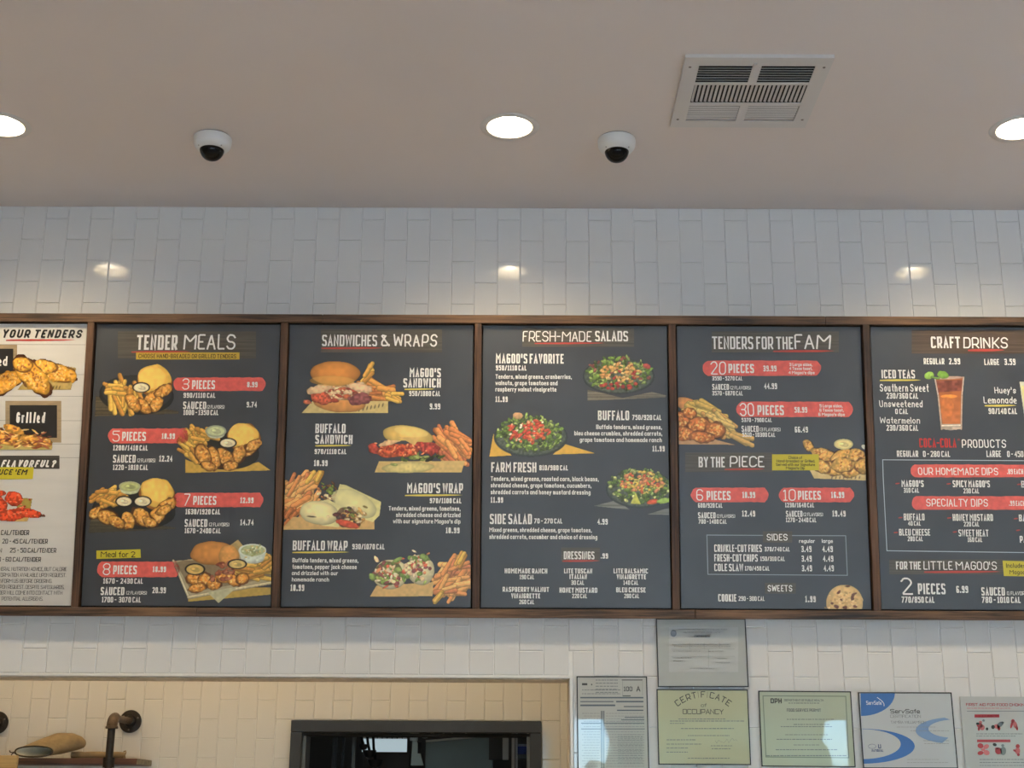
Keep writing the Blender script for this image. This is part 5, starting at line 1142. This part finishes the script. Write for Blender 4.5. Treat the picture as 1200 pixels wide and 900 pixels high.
# ------------------------------------------------------------------ framed papers on the tiles
DY = -.0105
M['cover'] = mat('clear_sleeve', (1, 1, 1, 1), 0)
M['blackedge'] = mat('black_sleeve_edge', (.012, .014, .016, 1), .35)
def paper(name, r, g, b): return mat(name, rgb(r, g, b, 1.12), .5, coat=1.0, crough=.015, noise=((6, 6, 6), .015, 2))
def dmat(name, c, k=1.0): return mat(name, rgb(*c, k), .5, coat=1.0, crough=.015)
INKD = dmat('document_ink', (70, 72, 72)); INKG = dmat('document_grey_ink', (122, 128, 130)); INKF = dmat('document_faint_ink', (150, 155, 152))
SLT = dmat('document_slate_bar', (96, 106, 116))
class Doc:
    def __init__(s, label, tl, tr, wm, hm, pap, name='framed_certificate', cat='certificate', edge=True, rot=None):
        a = at(*tl, DY); b = at(*tr, DY); s.w = (b-a).length; s.h = s.w*hm/wm; s.tl = tl
        s.ang = math.atan2(b.z-a.z, b.x-a.x) if rot is None else rot
        s.o = thing(name, label, cat, (a.x, DY, a.z), (0, -s.ang, 0)); s.a = a
        MB().box((.001, 0, -s.h+.001), (s.w-.001, .0022, -.001)).build('sheet', pap, s.o)
        if edge:
            e = .0032; m = MB(); m.box((0, -.0008, -e), (s.w, .003, 0)); m.box((0, -.0008, -s.h), (s.w, .003, -s.h+e)); m.box((0, -.0008, -s.h+e), (e, .003, -e)); m.box((s.w-e, -.0008, -s.h+e), (s.w, .003, -e)); m.build('edge', M['blackedge'], s.o)
    def q(s, px, py):
        p = at(px, py, DY)-s.a; c, n = math.cos(s.ang), math.sin(s.ang); return (p.x*c+p.z*n, -p.x*n+p.z*c)
    def T(s, txt, x0, y0, x1, y1, m=None, sw=.14, lay=1, name='lettering', arch=None, **k):
        a = s.q(x0, (y0+y1)/2); b = s.q(x1, (y0+y1)/2); t = s.q((x0+x1)/2, y0); d = s.q((x0+x1)/2, y1); H = t[1]-d[1]
        ar = (None, arch*(b[0]-a[0])) if arch else None
        mb = text_mb(txt, a[0], (a[1]+b[1])/2-H/2, b[0]-a[0], H, sw, arch=ar, **k); mb.v = [(x, -.0004*lay, z) for x, y, z in mb.v]
        return link(name, mb.mesh(name), m or INKD, s.o)
    def rect(s, x0, y0, x1, y1, m, name='print', lay=1, pts=None):
        pts = pts or [(x0, y1), (x1, y1), (x1, y0), (x0, y0)]; v = [s.q(*p) for p in pts]
        v = [(min(max(a, .002), s.w-.002), min(max(b, -s.h+.002), -.002)) for a, b in v]
        mb = MB(); mb.add([(a, -.0004*lay, b) for a, b in v], [tuple(range(len(v)))]); return link(name, mb.mesh(name), m, s.o)
    def lines(s, rows, m, seed=1, name='fine_print'):
        """rows (x0, x1, y, h): rows of tiny words, one object per block"""
        R = random.Random(seed); mb = MB()
        for x0, x1, y, h in rows:
            x = x0
            while x < x1:
                w_ = R.uniform(1.6, 4.6); e = min(x1, x+w_); e = e if x1-e > .9 else x1; a = s.q(x, y+h/2); b = s.q(e, y-h/2)
                mb.add([(a[0], -.0004, a[1]), (b[0], -.0004, a[1]), (b[0], -.0004, b[1]), (a[0], -.0004, b[1])], [(0, 1, 2, 3)]); x = e+R.uniform(.5, 1.0)
        return link(name, mb.mesh(name), m, s.o)
# inspection report with the 100 A grade
d = Doc('white health inspection report with grade 100 A, leftmost of the papers', (675.6, 792.4), (758.2, 792.6), 8.5, 12.2, paper('report_paper', 176, 178, 172), 'inspection_report', 'notice')
d.T('100', 731, 804.6, 741, 810, sw=.16); d.T('A', 745.6, 804, 750.4, 810.4, sw=.17)
d.rect(728.6, 796.4, 753, 797.4, INKD, 'rule'); d.rect(729.6, 815, 739, 816, INKD, 'rule'); 
for x in (729.4, 752.6): d.rect(x, 798, x+.5, 815, INKF, 'rule')
d.T('# .', 682, 798.4, 694, 803, INKD, .3)
d.lines([(698, 724, 797+i*3.6, .9) for i in range(5)]+[(682, 727, 808.5, .8), (682, 727, 813, .8)], INKG, 3)
for (x0, x1, y, h) in ((680, 754, 817.6, 1.7), (680, 719, 822.2, 1.2), (722, 754, 822.2, 1.7), (680, 721, 826.6, 2.0), (731, 754, 828, 1.3), (723, 754, 832.4, 1.4), (732, 754.6, 840.6, .9), (728, 755, 843.6, .9), (681, 755, 847.4, .8), (681, 755.6, 854.2, .8)): d.rect(x0, y-h/2, x1, y+h/2, SLT, 'rule')
d.rect(704, 833, 708.4, 903, INKG, 'vertical_band'); d.rect(706, 833, 706.6, 903, paper('pale_band_line', 160, 162, 160), 'vertical_band', 2)  # wide grey vertical band with a thin paler line down it
d.lines([(682+(i % 2)*2, 703, 836+i*3.1, .7) for i in range(22)]+[(710, 755, 836+i*3.1, .7) for i in range(22)]+[(724, 753, 861+i*2.2, .8) for i in range(16)], INKF, 9)
# state licence above the certificate of occupancy
d = Doc('pale grey licence sheet under the frame, above the certificate of occupancy', (768.6, 724.8), (873.6, 724.8), 11, 8.25, paper('licence_paper', 168, 172, 168)); PI = paper('licence_inner', 178, 182, 180)
d.rect(784, 735, 865, 787.6, PI, 'inner_sheet')
ci = [(789.2+3.6*math.cos(i*math.pi/10), 742.2+4.2*math.sin(i*math.pi/10)) for i in range(20)][::-1]; d.rect(0, 0, 0, 0, dmat('seal_grey', (118, 126, 138)), 'seal', 2, ci)
d.lines([(795, 852, 737.8, 1.0), (801, 844, 741, 1.2), (813, 832, 745.4, 2.6), (788, 856, 755.4, .9), (790, 856, 757.6, .7), (788, 821, 763, .8), (830, 848, 763.2, .8), (789, 812, 771, 1), (789, 803, 774.8, 1), (840, 852, 771.6, .9), (838, 856, 776.6, .8), (808, 840, 783.4, .8)], dmat('licence_ink', (104, 112, 124)), 5)
for x0, y0, x1, y1 in ((787, 760.4, 861, 760.8), (787, 769, 861, 769.4), (808, 753, 808.4, 760.4), (825, 753, 825.4, 760.4), (843, 753, 843.4, 760.4), (830, 761, 830.4, 782)): d.rect(x0, y0, x1, y1, INKF, 'rule', 2)
# certificate of occupancy
d = Doc('yellow-green CERTIFICATE of OCCUPANCY sheet below the grey licence', (769.4, 807.4), (876.4, 808), 11, 8.8, paper('parchment_paper', 174, 178, 146))
# arched title
def arch_text(d, txt, cx, cy, rx, a0, a1, H, m, sw):
    wt = [.5 if c == 'I' else 1 for c in txt]; tot = sum(wt)-wt[0]/2-wt[-1]/2; acc = -wt[0]/2
    for i, ch in enumerate(txt):
        acc += wt[i]/2+(wt[i-1]/2 if i else wt[0]/2)*(1 if i else 0)+(wt[0]/2 if i == 0 else 0)-(wt[0]/2 if i == 0 else 0)
        if i == 0: acc = 0
        a = math.radians(a0+(a1-a0)*acc/tot); x = cx+rx*math.sin(a); y = cy-rx*math.cos(a)
        q0 = d.q(x, y); hh = H/FPX*4.25; w_ = hh*(.72 if ch != 'I' else .14)
        mb = text_mb(ch, -w_/2, 0, w_, hh, sw); c, s_ = math.cos(-a), math.sin(-a)
        yield [(q0[0]+vx*c-vz*s_, -.0004, q0[1]+vx*s_+vz*c) for vx, vy, vz in mb.v], mb.f
mb = MB()
for v_, f_ in arch_text(d, 'CERTIFICATE', 824, 864, 46.5, -36.5, 36.5, 7.2, INKD, .13): mb.add(v_, f_)
link('arched_title', mb.mesh('arched_title'), INKD, d.o)
d.T('of', 821.4, 824.4, 828, 828.4, INKD, .12); d.T('OCCUPANCY', 800, 831, 848, 837, INKD, .12)
d.lines([(795, 850, 842.6, .8), (785, 872, 845, .9), (785, 803, 847.8, .8), (798, 860, 853.8, .9), (806, 855, 862, .8), (781, 816, 867, .9), (781, 822, 872, .8), (781, 806, 876.6, .8), (833, 858, 874, .7), (834, 856, 877.4, .7), (781, 806, 881.4, .8), (806, 855, 888.6, .8)], INKG, 7)
sc = MB(); q0 = [d.q(838+i*2.0, 868+3*math.sin(i*1.7)*(1 if i % 3 else -.4)) for i in range(14)]; ribbon(sc, q0, .0006); sc.v = [(x, -.0004, z) for x, y, z in sc.v]; link('signature', sc.mesh('signature'), INKG, d.o)
# green bordered permit
d = Doc('pale green bordered permit certificate, between occupancy and blue-white certificates', (888.6, 809.4), (997.2, 810.2), 11, 8.7, paper('green_paper', 170, 180, 158)); BRD = dmat('green_border', (128, 142, 128))
mb = MB(); ribbon(mb, [d.q(894, 815.4), d.q(991, 816), d.q(994.6, 888), d.q(897.6, 887), d.q(894, 815.4)], .0028); mb.v = [(x, -.0004, z) for x, y, z in mb.v]; link('border', mb.mesh('border'), BRD, d.o)
d.T('DPH', 903, 818.4, 916, 824.2, INKD, .2); d.T('DEPARTMENT OF PUBLIC HEALTH', 919, 819.4, 965, 821.8, INKG, .18); d.T('FOOD SERVICE PERMIT', 922, 830.4, 962, 834, INKG, .18)
d.lines([(924, 960, 824, .8), (922, 977, 843, .8), (930, 972, 849, .8), (915, 975, 851.6, .8), (920, 970, 861, .7), (910, 975, 866.4, .9), (930, 960, 873, .7), (909, 982, 878.6, .9), (898, 992, 885.6, 1.0)], INKG, 8)
# blue and white certification
d = Doc('white certificate with blue swooshes and ServSafe heading, second paper from the right', (1005.4, 811.2), (1115, 811.4), 11, 8.65, paper('white_cert_paper', 182, 188, 190)); BL = dmat('cert_blue', (62, 116, 186), 1); BL2 = dmat('cert_light_blue', (128, 160, 200), 1); BLD = dmat('cert_navy', (50, 70, 120))
arc = [(1048.6-.2*i, 812.4+0*i) for i in range(1)]
arc = [(1009+39.6*math.cos(t*math.pi/2/12), 812.6+26.5*math.sin(t*math.pi/2/12)) for t in range(13)] + [(1008.4, 812.6)]
d.rect(0, 0, 0, 0, BL, 'blue_corner', 1, arc[::-1])
d.T('ServSafe', 1015, 821.4, 1033, 826, paper('cert_white_ink', 214, 222, 228), .14, lay=2)
sw_ = MB(); ribbon(sw_, [d.q(1028+8*math.sin(i*.16), 817.4+i*1.0-(i*.1)) for i in range(12)], .0016); sw_.v = [(x, -.0008, z) for x, y, z in sw_.v]; link('swoosh', sw_.mesh('swoosh'), P_.get('white'), d.o)
d.T('ServSafe', 1043.2, 831, 1078, 836, INKD, .16); d.T('CERTIFICATION', 1043.2, 837.6, 1079, 841.2, INKG, .12); d.T('TAMRA WILLIAMSON', 1043.6, 844.8, 1085, 848, INKG, .12)
def crescent(d, cx, cy, rx, ry, ix, iy, irx, iry, t0, t1, m, n=22):
    o1 = [(cx+rx*math.cos(t0+(t1-t0)*i/n), cy+ry*math.sin(t0+(t1-t0)*i/n)) for i in range(n+1)]; o2 = [(ix+irx*math.cos(t0+(t1-t0)*i/n), iy+iry*math.sin(t0+(t1-t0)*i/n)) for i in range(n+1)]
    mb = MB(); v = []
    for a, b in zip(o1, o2):
        a = d.q(*a); b = d.q(*b); v += [(max(.003, a[0]), -.0004, max(-d.h+.004, a[1])), (max(.003, b[0]), -.0004, max(-d.h+.004, b[1]))]
    mb.add(v, [(2*i, 2*i+1, 2*i+3, 2*i+2) for i in range(n)]); link('swoosh', mb.mesh('swoosh'), m, d.o)
crescent(d, 1010, 874.5, 62, 20.5, 1011, 872, 44.5, 17.5, -math.pi/2, math.pi/2, BL)
crescent(d, 1118, 856, 45, 15.5, 1122, 854, 34, 11, math.pi*.6, math.pi*1.42, BL2)
mb = MB(); ribbon(mb, [d.q(1022+4.5*math.cos(t*math.pi/6), 874.6+2.6*math.sin(t*math.pi/6)) for t in range(13)], .0009); mb.v = [(x, -.0004, z) for x, y, z in mb.v]; link('mark', mb.mesh('mark'), BLD, d.o)
d.T('U', 1029, 872.2, 1032.4, 877, BLD, .2); d.T('NATIONAL', 1021.4, 878, 1035, 881, BLD, .24)
d.lines([(1051, 1096, 852, .6), (1067, 1112, 856.4, .6), (1082, 1112, 868, .6), (1083, 1112, 871.4, .6), (1063, 1100, 890, .5), (1063, 1112, 893.6, .5)], INKF, 6)
# first aid poster
d = Doc('laminated FIRST AID FOR FOOD CHOKING poster with red figures, right edge', (1124.4, 815.8), (1232, 816.4), 8.5, 9.2, paper('laminated_paper', 176, 180, 178), 'first_aid_poster', 'poster', edge=False)
RD = dmat('poster_red', (176, 52, 62)); RD2 = dmat('poster_pink', (206, 110, 112)); BK = dmat('poster_black', (40, 36, 38)); GY = dmat('poster_grey', (120, 128, 132))
d.T('FIRST AID FOR FOOD CHOKING', 1132, 824.2, 1204, 827.4, RD, .17); d.lines([(1133, 1185, 830, .7)], RD2, 2); d.rect(1133, 833, 1226, 833.7, GY, 'rule')
d.rect(1142, 837.2, 1171, 840.8, RD, 'red_band'); d.rect(1145, 866.6, 1184, 869.8, RD, 'red_band'); d.lines([(1149, 1166, 839, 1)], RD2, 4); 
d.lines([(1144, 1198, 860, .8), (1144, 1190, 862.6, .7), (1148, 1210, 890, .8), (1148, 1200, 893.6, .8), (1148, 1205, 897, .7)], INKG, 5)
def fig(name, blobs):
    for m in {b[5].name for b in blobs}:
        mb = MB()
        for cx, cy, rx, ry, an, mm in blobs:
            if mm.name != m: continue
            n = 12; t = math.radians(an); v = []
            for i in range(n):
                a = -2*math.pi*i/n; x, y = rx*math.cos(a), ry*math.sin(a); q0 = d.q(cx+x*math.cos(t)-y*math.sin(t), cy+x*math.sin(t)+y*math.cos(t)); v.append((q0[0], -.0004 if mm is not BK else -.0008, q0[1]))
            mb.add(v, [tuple(range(n))])
        link(name, mb.mesh(name), [x[5] for x in blobs if x[5].name == m][0], d.o)
fig('figure', [(1148, 850, 4, 3, 30, RD), (1149, 846.5, 2, 1.8, 0, RD2), (1151, 852.5, 3, 3.4, 0, RD2), (1145.6, 848, 2, 1.4, 0, BK), (1147, 854, 1.4, 2.4, 0, RD), (1156.6, 854.2, 1.5, 1.8, 0, BK), (1152.6, 844.4, 1.5, 1.4, 0, GY)])
fig('figure', [(1163.6, 852, 2.2, 2.4, 0, BK), (1168, 851.4, 3.4, 2.6, 20, RD2), (1172, 849, 4.4, 2.6, -40, GY), (1170.6, 853.6, 1.8, 2.4, 0, RD), (1174.6, 847, 1.8, 1.6, 0, GY)])
fig('figure', [(1187, 845, 2.2, 2.2, 0, RD), (1189.6, 849.4, 2.4, 4.6, -20, RD2), (1185.6, 849, 1.4, 4.8, 15, RD), (1191.6, 853, 1.3, 3, -10, RD)])
fig('figure', [(1149, 874, 3.6, 3, 20, RD), (1155.6, 875, 3.6, 2.6, -30, RD2), (1149, 882.4, 3.6, 2.4, -10, RD), (1156, 882, 3.8, 3, 20, RD2), (1152, 878.6, 2.4, 1.6, 0, RD2)])
fig('figure', [(1165.6, 872.6, 2.4, 1.8, 20, BK), (1170, 880, 4, 4, 0, RD), (1175.6, 880, 3.4, 5, 0, GY), (1168, 877.4, 2.4, 1.6, 0, RD2), (1175, 873.6, 1.8, 1.6, 0, GY)])
fig('figure', [(1192.6, 874.4, 2.4, 2.4, 0, RD), (1192.4, 880, 3, 4, 0, RD2), (1189, 879.6, 2, 1.2, 30, RD), (1193.4, 884.4, 1.6, 1.8, 0, RD)])
